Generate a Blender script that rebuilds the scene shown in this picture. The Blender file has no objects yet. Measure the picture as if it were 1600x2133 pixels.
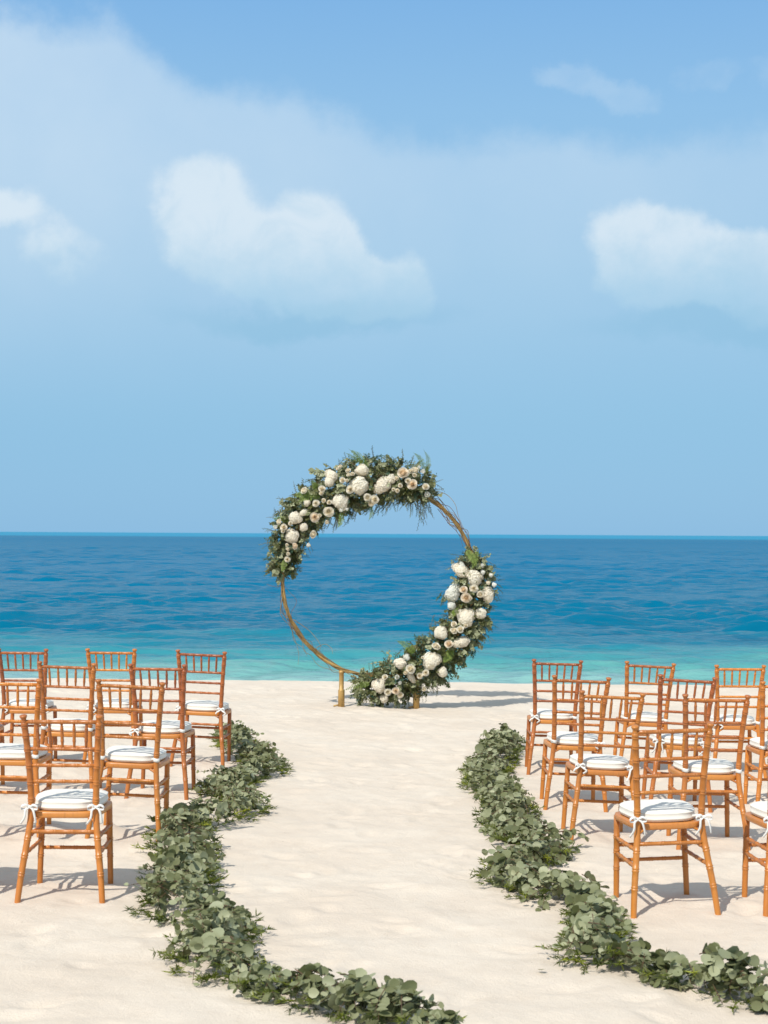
import bpy, math, random
import numpy as np
from mathutils import Vector, Matrix, Euler

random.seed(7)
rng = np.random.default_rng(11)
R = math.radians
scene = bpy.context.scene
col = scene.collection

# ------------------------------------------------------------------ camera
CAM_Z = 1.85
FPX = 3333.0
cam_data = bpy.data.cameras.new('camera')
cam_data.sensor_fit = 'HORIZONTAL'
cam_data.sensor_width = 24.0
cam_data.lens = 50.0
cam_data.clip_start = 0.1
cam_data.clip_end = 90000
cam_data.dof.use_dof = True
cam_data.dof.focus_distance = 13.5
cam_data.dof.aperture_fstop = 6.3
cam = bpy.data.objects.new('camera', cam_data)
col.objects.link(cam)
CAM_M = (Matrix.Translation((0, 0, CAM_Z)) @ Matrix.Rotation(R(90 + 0.782), 4, 'X')
         @ Matrix.Rotation(R(0.32), 4, 'Z'))
cam.matrix_world = CAM_M
scene.camera = cam

# ------------------------------------------------------------------ light
SUN = Vector((0.48, 0.75, -1.0)).normalized()       # direction the light travels
SUN_EL = math.asin(-SUN.z)
SUN_AZ = math.atan2(-SUN.x, -SUN.y)                 # from +Y towards +X
sun_data = bpy.data.lights.new('sun', 'SUN')
sun_data.energy = 4.2
sun_data.angle = R(0.53)
sun_data.color = (1.0, 0.955, 0.875)
sun = bpy.data.objects.new('sun', sun_data)
sun.rotation_euler = SUN.to_track_quat('-Z', 'Y').to_euler()
sun.location = (-6, -9, 14)
col.objects.link(sun)

scene.view_settings.view_transform = 'Standard'
scene.view_settings.look = 'None'
scene.view_settings.exposure = 0.0
scene.view_settings.gamma = 1.0
scene.view_settings.use_curve_mapping = False


class NT:
    """small helper to write node trees"""
    def __init__(self, tree):
        self.t = tree
        self.n = tree.nodes
        self.l = tree.links

    def node(self, kind, **kw):
        n = self.n.new(kind)
        for k, v in kw.items():
            setattr(n, k, v)
        return n

    def put(self, sock, v):
        if v is None:
            return
        if isinstance(v, bpy.types.NodeSocket):
            self.l.new(v, sock)
        else:
            if isinstance(v, (tuple, list)) and len(v) == 3 and sock.type == 'RGBA':
                v = (*v, 1.0)
            sock.default_value = v

    def math(self, op, a, b=None, c=None, clamp=False):
        n = self.node('ShaderNodeMath', operation=op)
        n.use_clamp = clamp
        self.put(n.inputs[0], a)
        self.put(n.inputs[1], b)
        self.put(n.inputs[2], c)
        return n.outputs[0]

    def vec(self, op, a, b=None):
        n = self.node('ShaderNodeVectorMath', operation=op)
        self.put(n.inputs[0], a)
        if b is not None:
            self.put(n.inputs[1], b)
        return n.outputs[0]

    def mix(self, f, a, b, blend='MIX'):
        n = self.node('ShaderNodeMix', data_type='RGBA', blend_type=blend)
        self.put(n.inputs['Factor'], f)
        self.put(n.inputs[6], a)
        self.put(n.inputs[7], b)
        return n.outputs[2]

    def smooth(self, x, a, b, c=0.0, d=1.0):
        n = self.node('ShaderNodeMapRange', interpolation_type='SMOOTHSTEP')
        self.put(n.inputs[0], x)
        n.inputs[1].default_value = a
        n.inputs[2].default_value = b
        n.inputs[3].default_value = c
        n.inputs[4].default_value = d
        return n.outputs[0]

    def lin(self, x, a, b, c=0.0, d=1.0):
        n = self.node('ShaderNodeMapRange', interpolation_type='LINEAR')
        self.put(n.inputs[0], x)
        n.inputs[1].default_value = a
        n.inputs[2].default_value = b
        n.inputs[3].default_value = c
        n.inputs[4].default_value = d
        return n.outputs[0]

    def noise(self, v, scale, detail=4, rough=0.55, dist=0.0, out=0):
        n = self.node('ShaderNodeTexNoise')
        self.put(n.inputs['Vector'], v)
        n.inputs['Scale'].default_value = scale
        n.inputs['Detail'].default_value = detail
        n.inputs['Roughness'].default_value = rough
        n.inputs['Distortion'].default_value = dist
        return n.outputs[out]

    def ramp(self, f, stops):
        n = self.node('ShaderNodeValToRGB')
        e = n.color_ramp.elements
        while len(e) < len(stops):
            e.new(0.5)
        for i, (p, c) in enumerate(stops):
            e[i].position = p
            e[i].color = (*c, 1) if len(c) == 3 else c
        self.put(n.inputs[0], f)
        return n.outputs[0]

    def mapping(self, v, scale=(1, 1, 1), loc=(0, 0, 0), rot=(0, 0, 0)):
        n = self.node('ShaderNodeMapping')
        self.put(n.inputs[0], v)
        n.inputs['Location'].default_value = loc
        n.inputs['Rotation'].default_value = rot
        n.inputs['Scale'].default_value = scale
        return n.outputs[0]


def srgb(r, g, b):
    f = lambda c: (c / 255 / 12.92) if c <= 10 else (((c / 255) + 0.055) / 1.055) ** 2.4
    return (f(r), f(g), f(b))


# ------------------------------------------------------------------ sky
SKY_STRENGTH = 0.1
world = bpy.data.worlds.new('World')
scene.world = world
world.use_nodes = True
world.node_tree.nodes.clear()
W = NT(world.node_tree)
geo = W.node('ShaderNodeTexCoord').outputs['Generated']
sep = W.node('ShaderNodeSeparateXYZ')
W.put(sep.inputs[0], geo)
AZ = W.math('ARCTAN2', sep.outputs[0], sep.outputs[1])
EL = W.math('ARCSINE', sep.outputs[2])
sky = W.node('ShaderNodeTexSky', sky_type='NISHITA')
sky.sun_disc = False
sky.sun_elevation = SUN_EL
sky.sun_rotation = SUN_AZ
sky.altitude = 0
sky.air_density = 1.0
sky.dust_density = 0.6
sky.ozone_density = 2.0
K = 1.0 / SKY_STRENGTH
# the hazy tropical air: a broad pale blue over the physical sky
haze_col = W.ramp(W.lin(EL, 0.0, 1.2), [
    (0.0, tuple(K * c for c in srgb(138, 190, 229))),
    (0.06, tuple(K * c for c in srgb(143, 194, 229))),
    (0.14, tuple(K * c for c in srgb(152, 199, 232))),
    (0.215, tuple(K * c for c in srgb(146, 195, 235))),
    (0.275, tuple(K * c for c in srgb(129, 183, 233))),
    (0.6, tuple(K * c for c in srgb(138, 180, 218))),  # from here up, out of view, greyed to neutralise the fill light
    (1.0, tuple(K * c for c in srgb(140, 176, 210)))])
base = W.mix(0.92, sky.outputs[0], haze_col)
# fields
dirn = W.vec('NORMALIZE', geo)
wob = W.noise(dirn, 14, 6, 0.62, 0, 1)
wob = W.vec('SUBTRACT', wob, (0.5, 0.5, 0.5))
comb = W.node('ShaderNodeCombineXYZ')
W.put(comb.inputs[0], AZ)
W.put(comb.inputs[1], EL)
wn = W.node('ShaderNodeVectorMath', operation='SCALE')
W.put(wn.inputs[0], wob)
wn.inputs['Scale'].default_value = 0.034
P = W.vec('ADD', comb.outputs[0], wn.outputs[0])
wn2 = W.node('ShaderNodeVectorMath', operation='SCALE')
W.put(wn2.inputs[0], wob)
wn2.inputs['Scale'].default_value = 0.06
P2 = W.vec('ADD', comb.outputs[0], wn2.outputs[0])


def ang(px, py):
    """angles of a point of the sky"""
    return (math.atan((px - 800) / FPX), math.atan((1112 - py) / FPX))


def blob(px, py, rx, ry, amp=1.0, src=None):
    a, e = ang(px, py)
    sx, sy = FPX / rx, FPX / ry
    m = W.mapping(src or P, (sx, sy, 0), (-a * sx, -e * sy, 0))
    d = W.node('ShaderNodeVectorMath', operation='LENGTH')
    W.put(d.inputs[0], m)
    v = W.smooth(d.outputs['Value'], 0.35, 1.22, 1.0, 0.0)
    return W.math('MULTIPLY', v, amp) if amp != 1.0 else v


def total(items, op='ADD'):
    r = items[0]
    for i in items[1:]:
        r = W.math(op, r, i)
    return r


fine = W.noise(dirn, 42, 7, 0.6)
big = W.noise(dirn, 6, 5, 0.55)
# high veil: its upper edge falls from left to right
edge = W.ramp(W.lin(AZ, -0.30, 0.30), [
    (0.0, (0.318,) * 3), (0.10, (0.314,) * 3), (0.22, (0.310,) * 3), (0.30, (0.283,) * 3), (0.42, (0.277,) * 3),
    (0.50, (0.258,) * 3), (0.62, (0.252,) * 3), (0.80, (0.248,) * 3), (1.0, (0.243,) * 3)])
sepP = W.node('ShaderNodeSeparateXYZ')
W.put(sepP.inputs[0], P2)
over = W.math('SUBTRACT', sepP.outputs[1], edge)
veil = W.smooth(over, -0.022, 0.004, 1.0, 0.0)
veil = W.math('MULTIPLY', veil, W.smooth(EL, 0.05, 0.24, 0.0, 1.0))
veil = W.math('MULTIPLY', veil, W.lin(big, 0.3, 0.7, 0.6, 1.0))
veil = W.math('MULTIPLY', veil, W.lin(AZ, -0.26, 0.26, 0.85, 0.40))
# thin wisps top right; unseen cloud overhead added to whiten the shadow fill
wisps = total([blob(1200, 150, 95, 45, 0.9, P2), blob(1310, 190, 90, 45, 0.8, P2), blob(1480, 170, 80, 40, 0.6, P2), blob(1610, 190, 60, 60, 0.6, P2)])
wisps = W.math('MULTIPLY', W.smooth(W.math('ADD', wisps, W.math('MULTIPLY', W.math('SUBTRACT', fine, 0.5), 0.8)), 0.2, 1.1), 0.30)
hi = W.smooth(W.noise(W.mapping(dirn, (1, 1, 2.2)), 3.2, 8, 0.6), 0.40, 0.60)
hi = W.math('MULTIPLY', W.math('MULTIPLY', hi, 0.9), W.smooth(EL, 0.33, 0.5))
# cumulus in view
cum = total([blob(415, 425, 112, 105), blob(350, 500, 70, 60, 0.4), blob(500, 520, 150, 90, 0.7), blob(640, 470, 130, 110, 0.9),
             blob(690, 560, 120, 95, 0.7), blob(760, 610, 110, 70, 0.7), blob(858, 610, 66, 84, 0.9), blob(600, 600, 150, 60, 0.45),
             blob(1305, 495, 108, 96), blob(1410, 520, 112, 92, 0.8), blob(1370, 590, 150, 75, 0.6), blob(1555, 560, 90, 90, 0.9), blob(1590, 640, 90, 60, 0.6), blob(1680, 570, 110, 100, 0.9), blob(1500, 600, 90, 60, 0.45),
             blob(470, 545, 150, 85, 0.7), blob(620, 560, 165, 105, 0.8), blob(730, 630, 130, 62, 0.7), blob(1400, 590, 190, 85, 0.8), blob(1570, 620, 110, 80, 0.5),
             blob(25, 445, 58, 55, 0.6), blob(-60, 470, 90, 80, 0.7), blob(140, 545, 95, 85, 0.5), blob(90, 490, 80, 60, 0.3)])
# cumulus round the rest of the horizon
ring_n = W.noise(W.mapping(comb.outputs[0], (1.0, 1.9, 1.0)), 5.0, 6, 0.55)
ring_m = W.math('MULTIPLY', W.smooth(EL, 0.06, 0.14), W.smooth(EL, 0.2, 0.34, 1.0, 0.0))
ring_m = W.math('MULTIPLY', ring_m, W.smooth(W.math('ABSOLUTE', AZ), 0.28, 0.38))
ring = W.math('MULTIPLY', W.smooth(ring_n, 0.5, 0.68), ring_m)
cum = W.math('ADD', cum, W.math('MULTIPLY', ring, 1.1))
cumn = W.math('ADD', cum, W.math('MULTIPLY', W.math('SUBTRACT', fine, 0.5), 0.8))
dens = W.smooth(cumn, 0.20, 0.86)
dens = W.math('MULTIPLY', dens, W.smooth(EL, 0.115, 0.18, 0.35, 1.0))
# sunlit tops whiter, flat bases blue-grey
white = tuple(K * c for c in srgb(222, 236, 246))
greyb = tuple(K * c for c in srgb(176, 213, 235))
lit = W.smooth(W.math('ADD', EL, W.math('MULTIPLY', W.math('SUBTRACT', fine, 0.5), 0.05)), 0.135, 0.195)
ccol = W.mix(lit, greyb, white)
bill = W.noise(dirn, 24, 6, 0.6, 0.6)
ccol = W.mix(W.smooth(bill, 0.45, 0.72, 0.0, 0.55), ccol, tuple(K * c for c in srgb(186, 216, 236)))
c1 = W.mix(W.math('MINIMUM', W.math('ADD', veil, wisps), 0.9), base, tuple(K * c for c in srgb(205, 226, 243)))
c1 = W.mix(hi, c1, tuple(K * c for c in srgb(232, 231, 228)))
under = total([blob(640, 668, 330, 40, 1.0, P2), blob(1480, 690, 300, 40, 0.8, P2)])
c1 = W.mix(W.math('MULTIPLY', under, 0.32, None, True), c1, tuple(K * c for c in srgb(124, 184, 216)))
c2 = W.mix(W.math('MULTIPLY', dens, 0.80), c1, ccol)
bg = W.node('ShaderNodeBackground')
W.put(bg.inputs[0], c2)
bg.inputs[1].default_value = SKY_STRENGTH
wo = W.node('ShaderNodeOutputWorld')
W.l.new(bg.outputs[0], wo.inputs[0])
world.cycles.sampling_method = 'MANUAL'
world.cycles.sample_map_resolution = 512

# ------------------------------------------------------------------ helpers


def tag(o, label=None, cat=None, group=None, kind=None):
    if label:
        o['label'] = label
    if cat:
        o['category'] = cat
    if group:
        o['group'] = group
    if kind:
        o['kind'] = kind
    return o


def empty(name, loc, label, cat, group=None, rot=(0, 0, 0)):
    o = bpy.data.objects.new(name, None)
    o.empty_display_size = 0.1
    o.location = loc
    o.rotation_euler = rot
    col.objects.link(o)
    return tag(o, label, cat, group)


def link(name, mesh, parent=None, mat=None):
    o = bpy.data.objects.new(name, mesh)
    col.objects.link(o)
    if parent is not None:
        o.parent = parent
    if mat is not None and not mesh.materials:
        mesh.materials.append(mat)
    return o


def np_mesh(name, verts, faces, mat=None, smooth=True, tint=None):
    """verts (N,3), faces (M,k) arrays with constant k"""
    verts = np.asarray(verts, np.float32)
    faces = np.asarray(faces, np.int32)
    me = bpy.data.meshes.new(name)
    me.vertices.add(len(verts))
    me.vertices.foreach_set('co', verts.ravel())
    k = faces.shape[1]
    me.loops.add(faces.size)
    me.loops.foreach_set('vertex_index', faces.ravel())
    me.polygons.add(len(faces))
    me.polygons.foreach_set('loop_start', np.arange(0, faces.size, k, dtype=np.int32))
    if tint is not None:
        a = me.attributes.new('tint', 'FLOAT', 'POINT')
        a.data.foreach_set('value', np.asarray(tint, np.float32))
    me.update(calc_edges=True)
    me.validate()
    me.polygons.foreach_set('use_smooth', np.full(len(me.polygons), smooth, bool))
    if mat:
        me.materials.append(mat)
    return me


def py_mesh(name, verts, faces, mat=None, smooth=True):
    me = bpy.data.meshes.new(name)
    me.from_pydata([tuple(v) for v in verts], [], faces)
    me.update()
    me.polygons.foreach_set('use_smooth', [smooth] * len(me.polygons))
    if mat:
        me.materials.append(mat)
    return me


def tube(pts, radii, n=10, closed_ends=True, flat=None):
    """verts/faces of a tube along pts; flat=(sx) squashes"""
    pts = np.asarray(pts, float)
    m = len(pts)
    if np.isscalar(radii):
        radii = np.full(m, radii)
    tan = np.gradient(pts, axis=0)
    tan /= np.linalg.norm(tan, axis=1)[:, None] + 1e-12
    ref = np.array([0, 0, 1.0]) if abs(tan[0][2]) < 0.8 else np.array([0, 1.0, 0])
    u = np.cross(tan[0], ref)
    u /= np.linalg.norm(u)
    V = []
    ang_ = np.arange(n) * 2 * math.pi / n
    for i in range(m):
        u = u - tan[i] * np.dot(u, tan[i])
        u /= np.linalg.norm(u) + 1e-12
        w = np.cross(tan[i], u)
        V.append(pts[i] + radii[i] * (np.cos(ang_)[:, None] * u + np.sin(ang_)[:, None] * w))
    V = np.concatenate(V)
    F = []
    for i in range(m - 1):
        for j in range(n):
            a = i * n + j
            b = i * n + (j + 1) % n
            F.append((a, b, b + n, a + n))
    if closed_ends:
        F.append(tuple(range(n - 1, -1, -1)))
        F.append(tuple(range((m - 1) * n, m * n)))
    return V, F


def merge(parts):
    V, F, o = [], [], 0
    for v, f in parts:
        V.append(np.asarray(v))
        F += [tuple(i + o for i in x) for x in f]
        o += len(v)
    return np.concatenate(V), F


def catmull(P_, n=8):
    P_ = np.asarray(P_, float)
    Q = np.vstack([2 * P_[0] - P_[1], P_, 2 * P_[-1] - P_[-2]])
    out = []
    for i in range(1, len(Q) - 2):
        for t in np.arange(n) / n:
            out.append(0.5 * ((2 * Q[i]) + (-Q[i - 1] + Q[i + 1]) * t + (2 * Q[i - 1] - 5 * Q[i] + 4 * Q[i + 1] - Q[i + 2]) * t * t
                              + (-Q[i - 1] + 3 * Q[i] - 3 * Q[i + 1] + Q[i + 2]) * t ** 3))
    out.append(Q[-2])
    return np.array(out)


# smooth lattice noise for the ground
_lat = {}


def vnoise(x, y, cell, seed):
    if seed not in _lat:
        _lat[seed] = np.random.default_rng(seed).uniform(-1, 1, (256, 256))
    L = _lat[seed]
    x = np.asarray(x, float) / cell + 1000.37
    y = np.asarray(y, float) / cell + 1000.71
    xi = np.floor(x).astype(int)
    yi = np.floor(y).astype(int)
    fx = x - xi
    fy = y - yi
    fx = fx * fx * fx * (fx * (fx * 6 - 15) + 10)
    fy = fy * fy * fy * (fy * (fy * 6 - 15) + 10)
    a = L[xi % 256, yi % 256]
    b = L[(xi + 1) % 256, yi % 256]
    c = L[xi % 256, (yi + 1) % 256]
    d = L[(xi + 1) % 256, (yi + 1) % 256]
    return (a * (1 - fx) + b * fx) * (1 - fy) + (c * (1 - fx) + d * fx) * fy


_fp = np.random.default_rng(5)
FOOT = [(_fp.uniform(-6, 6), _fp.uniform(4, 20.5), _fp.uniform(0, math.pi), _fp.uniform(0.6, 1.1)) for _ in range(1300)]


FEET = []


def ground_base(x, y):
    x = np.asarray(x, float)
    y = np.asarray(y, float)
    z = 0.025 - 0.0085 * (y - 7.9) - 0.010 * x / 1.5
    crest = 20.9 + 0.25 * vnoise(x, x * 0, 2.3, 31) + 0.10 * vnoise(x, x * 0, 0.6, 32)
    over_ = np.maximum(y - crest, 0)
    z = z - 0.19 * over_ * (1 - np.exp(-over_ / 0.35))
    far = np.maximum(-y - 2, 0)
    z = z + 0.0 * far
    return np.maximum(z, -3.2)


def ground(x, y):
    z = ground_base(x, y)
    x = np.asarray(x, float)
    y = np.asarray(y, float)
    a = 0.007 * vnoise(x + 0.3 * y, y, 0.85, 1) + 0.010 * vnoise(x, y, 0.33, 2)
    r = 1 - np.abs(vnoise(x * .8 + y * .6, y * .8 - x * .6, 0.24, 3))
    a = a + 0.005 * (r ** 2 - 0.35) + 0.004 * vnoise(x, y, 0.11, 4) + 0.0018 * vnoise(x, y, 0.05, 6)
    calm = np.clip((21.5 - y) / 2.0, 0.5, 1)
    z = z + a * calm
    # the sand lies against the chair feet
    if z.size == 1:
        F_ = np.array(FEET)
        d2 = (float(x.ravel()[0]) - F_[:, 0]) ** 2 + (float(y.ravel()[0]) - F_[:, 1]) ** 2
        k = int(np.argmin(d2))
        if d2[k] < 0.16:
            w = math.exp(-d2[k] / 0.018)
            z = z * (1 - w) + FEET[k][2] * w
        return z
    for fx, fy, fz in FEET:
        ix = (x[0] > fx - .4) & (x[0] < fx + .4)
        iy = (y[:, 0] > fy - .4) & (y[:, 0] < fy + .4)
        sl = np.ix_(iy, ix)
        d2 = (x[sl] - fx) ** 2 + (y[sl] - fy) ** 2
        w = np.exp(-d2 / 0.018)
        z[sl] = z[sl] * (1 - w) + fz * w
        z[sl] += .008 * np.exp(-((np.sqrt(d2) - .05) / .022) ** 2)
    return z


def gz(x, y):
    return float(ground(np.array([x]), np.array([y]))[0])


_Minv = CAM_M.to_3x3()


def ray(px, py):
    return (_Minv @ Vector(((px - 800) / FPX, -(py - 1066.5) / FPX, -1))).normalized()


def on_ground(px, py, dz=0.0):
    """where on the beach the photographed point lies"""
    d = ray(px, py)
    z = 0.0
    p = None
    for _ in range(8):
        t = (z - CAM_Z) / d.z
        p = Vector((0, 0, CAM_Z)) + d * t
        z = float(ground_base(p.x, p.y)) + dz
    return p


def at_depth(px, py, Y):
    d = ray(px, py)
    return Vector((0, 0, CAM_Z)) + d * (Y / d.y)


CH = [
    # left block, aisle column, front (near) to back
    (127, 1487, 7.97, 1, .1, 0, 1, 1, 'nearest left chair, seen whole, its cushion tied with loose bows with hanging ends'),
    (259, 1416, 9.38, -1, 2.4, 3, 0, 0, 'orange chair just right of and behind the nearest left chair, garland at its feet'),
    (329, 1382, 11.05, -3, .2, 2, 2, 0, 'dark-railed left aisle chair between the far aisle chair and the second aisle chair'),
    (413, 1354, 12.7, -4, 2.0, 2, 2, 2, 'far aisle chair on the left, its dark right post against the turquoise water'),
    # left, second column
    (-138, 1485, 7.95, 3, 0, 0, 1, 1, 'near row chair outside the left edge whose shadow falls beside the nearest left chair'),
    (9, 1411, 9.42, 1, 1.0, 1, 0, 0, 'orange chair cut by the left edge, standing just behind the nearest left chair'),
    (131, 1378, 11.05, 0, 1.8, 0, 0, 0, 'third row chair seen above and through the back of the nearest left chair'),
    (231, 1350, 12.75, 0, .2, 1, 2, 2, 'bright orange far row chair, middle of three backs against the sea on the left'),
    # left, third column
    (-75, 1374, 11.1, 2, 0, 0, 0, 0, 'third row chair outside the left edge whose shadow reaches into the picture'),
    (46, 1350, 12.7, 0, .3, 2, 2, 2, 'far row chair cut by the left edge, dark right post against the water'),
    # right block, aisle column
    (1406, 1506, 7.80, 6, -1.3, 3, 1, 1, 'nearest whole chair on the right, fat white bows tied round both back posts'),
    (1260, 1439, 9.80, 3, 2.6, 3, 2, 1, 'second aisle chair on the right, pale orange rails, drooping bow at its right post'),
    (1200, 1407, 11.05, 1, 2.3, 0, 0, 2, 'third aisle chair on the right, plain band left and bow right on its posts'),
    (1156, 1373, 12.8, 0, 1.3, 2, 2, 0, 'far aisle chair on the right, leftmost chair of that side, reddish posts against water'),
    # right, second column
    (1682, 1510, 7.85, 4, 0, 0, 1, 1, 'near row chair cut by the right edge, only seat corner and left legs visible'),
    (1487, 1445, 9.60, 1, .9, 0, 0, 0, 'chair directly behind the nearest right chair, cushion held by plain white bands'),
    (1418, 1406, 11.05, 0, 3.0, 2, 1, 1, 'third row right chair with dark reddish rails and bows at both posts'),
    (1344, 1378, 12.8, 0, 2.6, 0, 0, 0, 'far row right chair between the leftmost far chair and the bright orange one'),
    # right, third column
    (1640, 1419, 11.05, 1, 1.0, 1, 0, 0, 'third row orange chair cut by the right edge, left post and seat corner visible'),
    (1542, 1384, 12.7, 0, 0, 1, 2, 0, 'bright orange far row chair nearest the right edge, its back against the sea'),
]

CHAIR_H = 0.925
POSES = []
for (pxc, pyt, Y_, yaw, tilt, wood, tl, tr, label) in CH:
    p = at_depth(pxc, pyt, Y_ - .085)
    zb_ = float(ground_base(p.x, Y_))
    z = max(zb_ - .06, min(zb_ + .06, p.z - CHAIR_H))
    M_ = Matrix.Translation((p.x, Y_, z)) @ Euler((0, R(tilt), R(yaw))).to_matrix().to_4x4()
    POSES.append((p.x, Y_, z))
    for lx, ly in ((.209, -.083), (-.209, -.083), (.184, .352), (-.184, .352)):
        q_ = M_ @ Vector((lx, ly, -.004))
        FEET.append((q_.x, q_.y, q_.z))


# ------------------------------------------------------------------ materials
def new_mat(name):
    m = bpy.data.materials.new(name)
    m.use_nodes = True
    m.node_tree.nodes.clear()
    T = NT(m.node_tree)
    o = T.node('ShaderNodeOutputMaterial')
    b = T.node('ShaderNodeBsdfPrincipled')
    T.l.new(b.outputs[0], o.inputs[0])
    return m, T, b, o


def bump(T, b, h, strength, dist):
    n = T.node('ShaderNodeBump')
    n.inputs['Strength'].default_value = strength
    n.inputs['Distance'].default_value = dist
    T.put(n.inputs['Height'], h)
    T.l.new(n.outputs[0], b.inputs['Normal'])
    return n


def mat_sand():
    m, T, b, o = new_mat('sand')
    pos = T.node('ShaderNodeNewGeometry').outputs['Position']
    n1 = T.noise(pos, 1.1, 5, 0.6)
    n2 = T.noise(pos, 9, 5, 0.6)
    n3 = T.noise(pos, 240, 3, 0.7)
    c = T.mix(T.smooth(n1, 0.3, 0.7), (0.645, 0.552, 0.452), (0.695, 0.610, 0.508))
    c = T.mix(T.math('MULTIPLY', T.smooth(n2, 0.45, 0.75), 0.35), c, (0.57, 0.48, 0.385))
    c = T.mix(T.math('MULTIPLY', T.smooth(n3, 0.55, 0.8), 0.25), c, (0.40, 0.33, 0.26))
    # a few specks of dark shell and seaweed
    v = T.node('ShaderNodeTexVoronoi')
    T.put(v.inputs['Vector'], pos)
    v.inputs['Scale'].default_value = 9
    sp = T.math('LESS_THAN', v.outputs['Distance'], 0.035)
    sel = T.node('ShaderNodeSeparateColor')
    T.put(sel.inputs[0], v.outputs['Color'])
    sp = T.math('MULTIPLY', sp, T.math('GREATER_THAN', sel.outputs[0], 0.55))
    c = T.mix(T.math('MULTIPLY', sp, 0.65), c, (0.22, 0.16, 0.10))
    T.put(b.inputs['Base Color'], c)
    b.inputs['Roughness'].default_value = 0.95
    b.inputs['Specular IOR Level'].default_value = 0.15
    h = T.math('ADD', T.math('MULTIPLY', T.noise(pos, 30, 7, 0.68), 0.9), T.math('MULTIPLY', T.noise(pos, 120, 3, 0.7), 0.2))
    bump(T, b, h, 0.5, 0.016)
    return m


def mat_water():
    m, T, b, o = new_mat('sea_water')
    pos = T.node('ShaderNodeNewGeometry').outputs['Position']
    s = T.node('ShaderNodeSeparateXYZ')
    T.put(s.inputs[0], pos)
    y = s.outputs[1]
    wn_ = T.noise(T.mapping(pos, (0.3, 1, 1)), 0.16, 4, 0.6)
    yy = T.math('ADD', y, T.math('MULTIPLY', T.math('SUBTRACT', wn_, 0.5), 20))
    yy = T.math('ADD', yy, T.math('MULTIPLY', T.math('SUBTRACT', T.noise(T.mapping(pos, (0.45, 1, 1)), 0.55, 4, 0.6), 0.5), 9))
    ly = T.math('LOGARITHM', T.math('MAXIMUM', yy, 5), 10)
    # depth of the bottom decides the colour: sand shelf, drop-off, reef far out
    c = T.ramp(T.lin(ly, 1.45, 2.2), [
        (0.0, (0.265, 0.430, 0.415)), (0.15, (0.195, 0.395, 0.375)), (0.22, (0.100, 0.325, 0.315)),
        (0.30, (0.014, 0.200, 0.270)), (0.38, (0.002, 0.126, 0.222)), (1.0, (0.001, 0.132, 0.262))])
    patch = T.smooth(T.noise(T.mapping(pos, (0.35, 1, 1)), 0.02, 3, 0.5), 0.52, 0.72)
    c = T.mix(T.math('MULTIPLY', patch, T.smooth(y, 120, 400)), c, (0.001, 0.13, 0.25))
    reefn = T.math('MULTIPLY', T.math('SUBTRACT', T.noise(T.mapping(pos, (1.2, 1, 1)), 0.0035, 3, 0.6), 0.5), 900)
    reef = T.smooth(T.math('ADD', y, reefn), 1050, 1650)
    c = T.mix(reef, c, (0.002, 0.235, 0.40))
    T.put(b.inputs['Base Color'], c)
    b.inputs['IOR'].default_value = 1.333
    w1 = T.noise(T.mapping(pos, (0.42, 1, 1), rot=(0, 0, 0.1)), 3.2, 6, 0.68, 0.3)
    w2 = T.noise(T.mapping(pos, (0.5, 1, 1), rot=(0, 0, -0.25)), 0.8, 5, 0.62, 0.4)
    h = T.math('ADD', T.math('MULTIPLY', w1, 1.0), T.math('MULTIPLY', w2, 3.0))
    n = bump(T, b, h, 1.0, 0.065)
    T.put(n.inputs['Strength'], T.lin(ly, 1.5, 2.6, 0.7, 1.0))
    # water body lit from within, and the reflecting skin of a choppy sea on top
    dif = T.node('ShaderNodeBsdfDiffuse')
    foam = T.smooth(T.noise(T.mapping(pos, (0.3, 1.6, 1)), 1.3, 6, 0.7, 0.6), 0.60, 0.70)
    foam = T.math('MULTIPLY', foam, T.smooth(y, 33.0, 38.0, 0.5, 0.0))
    c = T.mix(foam, c, (0.75, 0.78, 0.78))
    T.put(dif.inputs[0], c)
    T.l.new(n.outputs[0], dif.inputs['Normal'])
    glo = T.node('ShaderNodeBsdfGlossy')
    T.put(glo.inputs['Roughness'], T.lin(ly, 1.5, 3.0, 0.10, 0.28))
    T.l.new(n.outputs[0], glo.inputs['Normal'])
    fr = T.node('ShaderNodeFresnel')
    fr.inputs['IOR'].default_value = 1.333
    T.l.new(n.outputs[0], fr.inputs['Normal'])
    fac = T.math('MULTIPLY', T.smooth(fr.outputs[0], 0.08, 0.70), T.lin(ly, 1.5, 2.8, 0.72, 0.22))
    mx = T.node('ShaderNodeMixShader')
    T.put(mx.inputs[0], fac)
    T.l.new(dif.outputs[0], mx.inputs[1])
    T.l.new(glo.outputs[0], mx.inputs[2])
    T.l.new(mx.outputs[0], o.inputs[0])
    T.n.remove(b)
    return m


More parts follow.
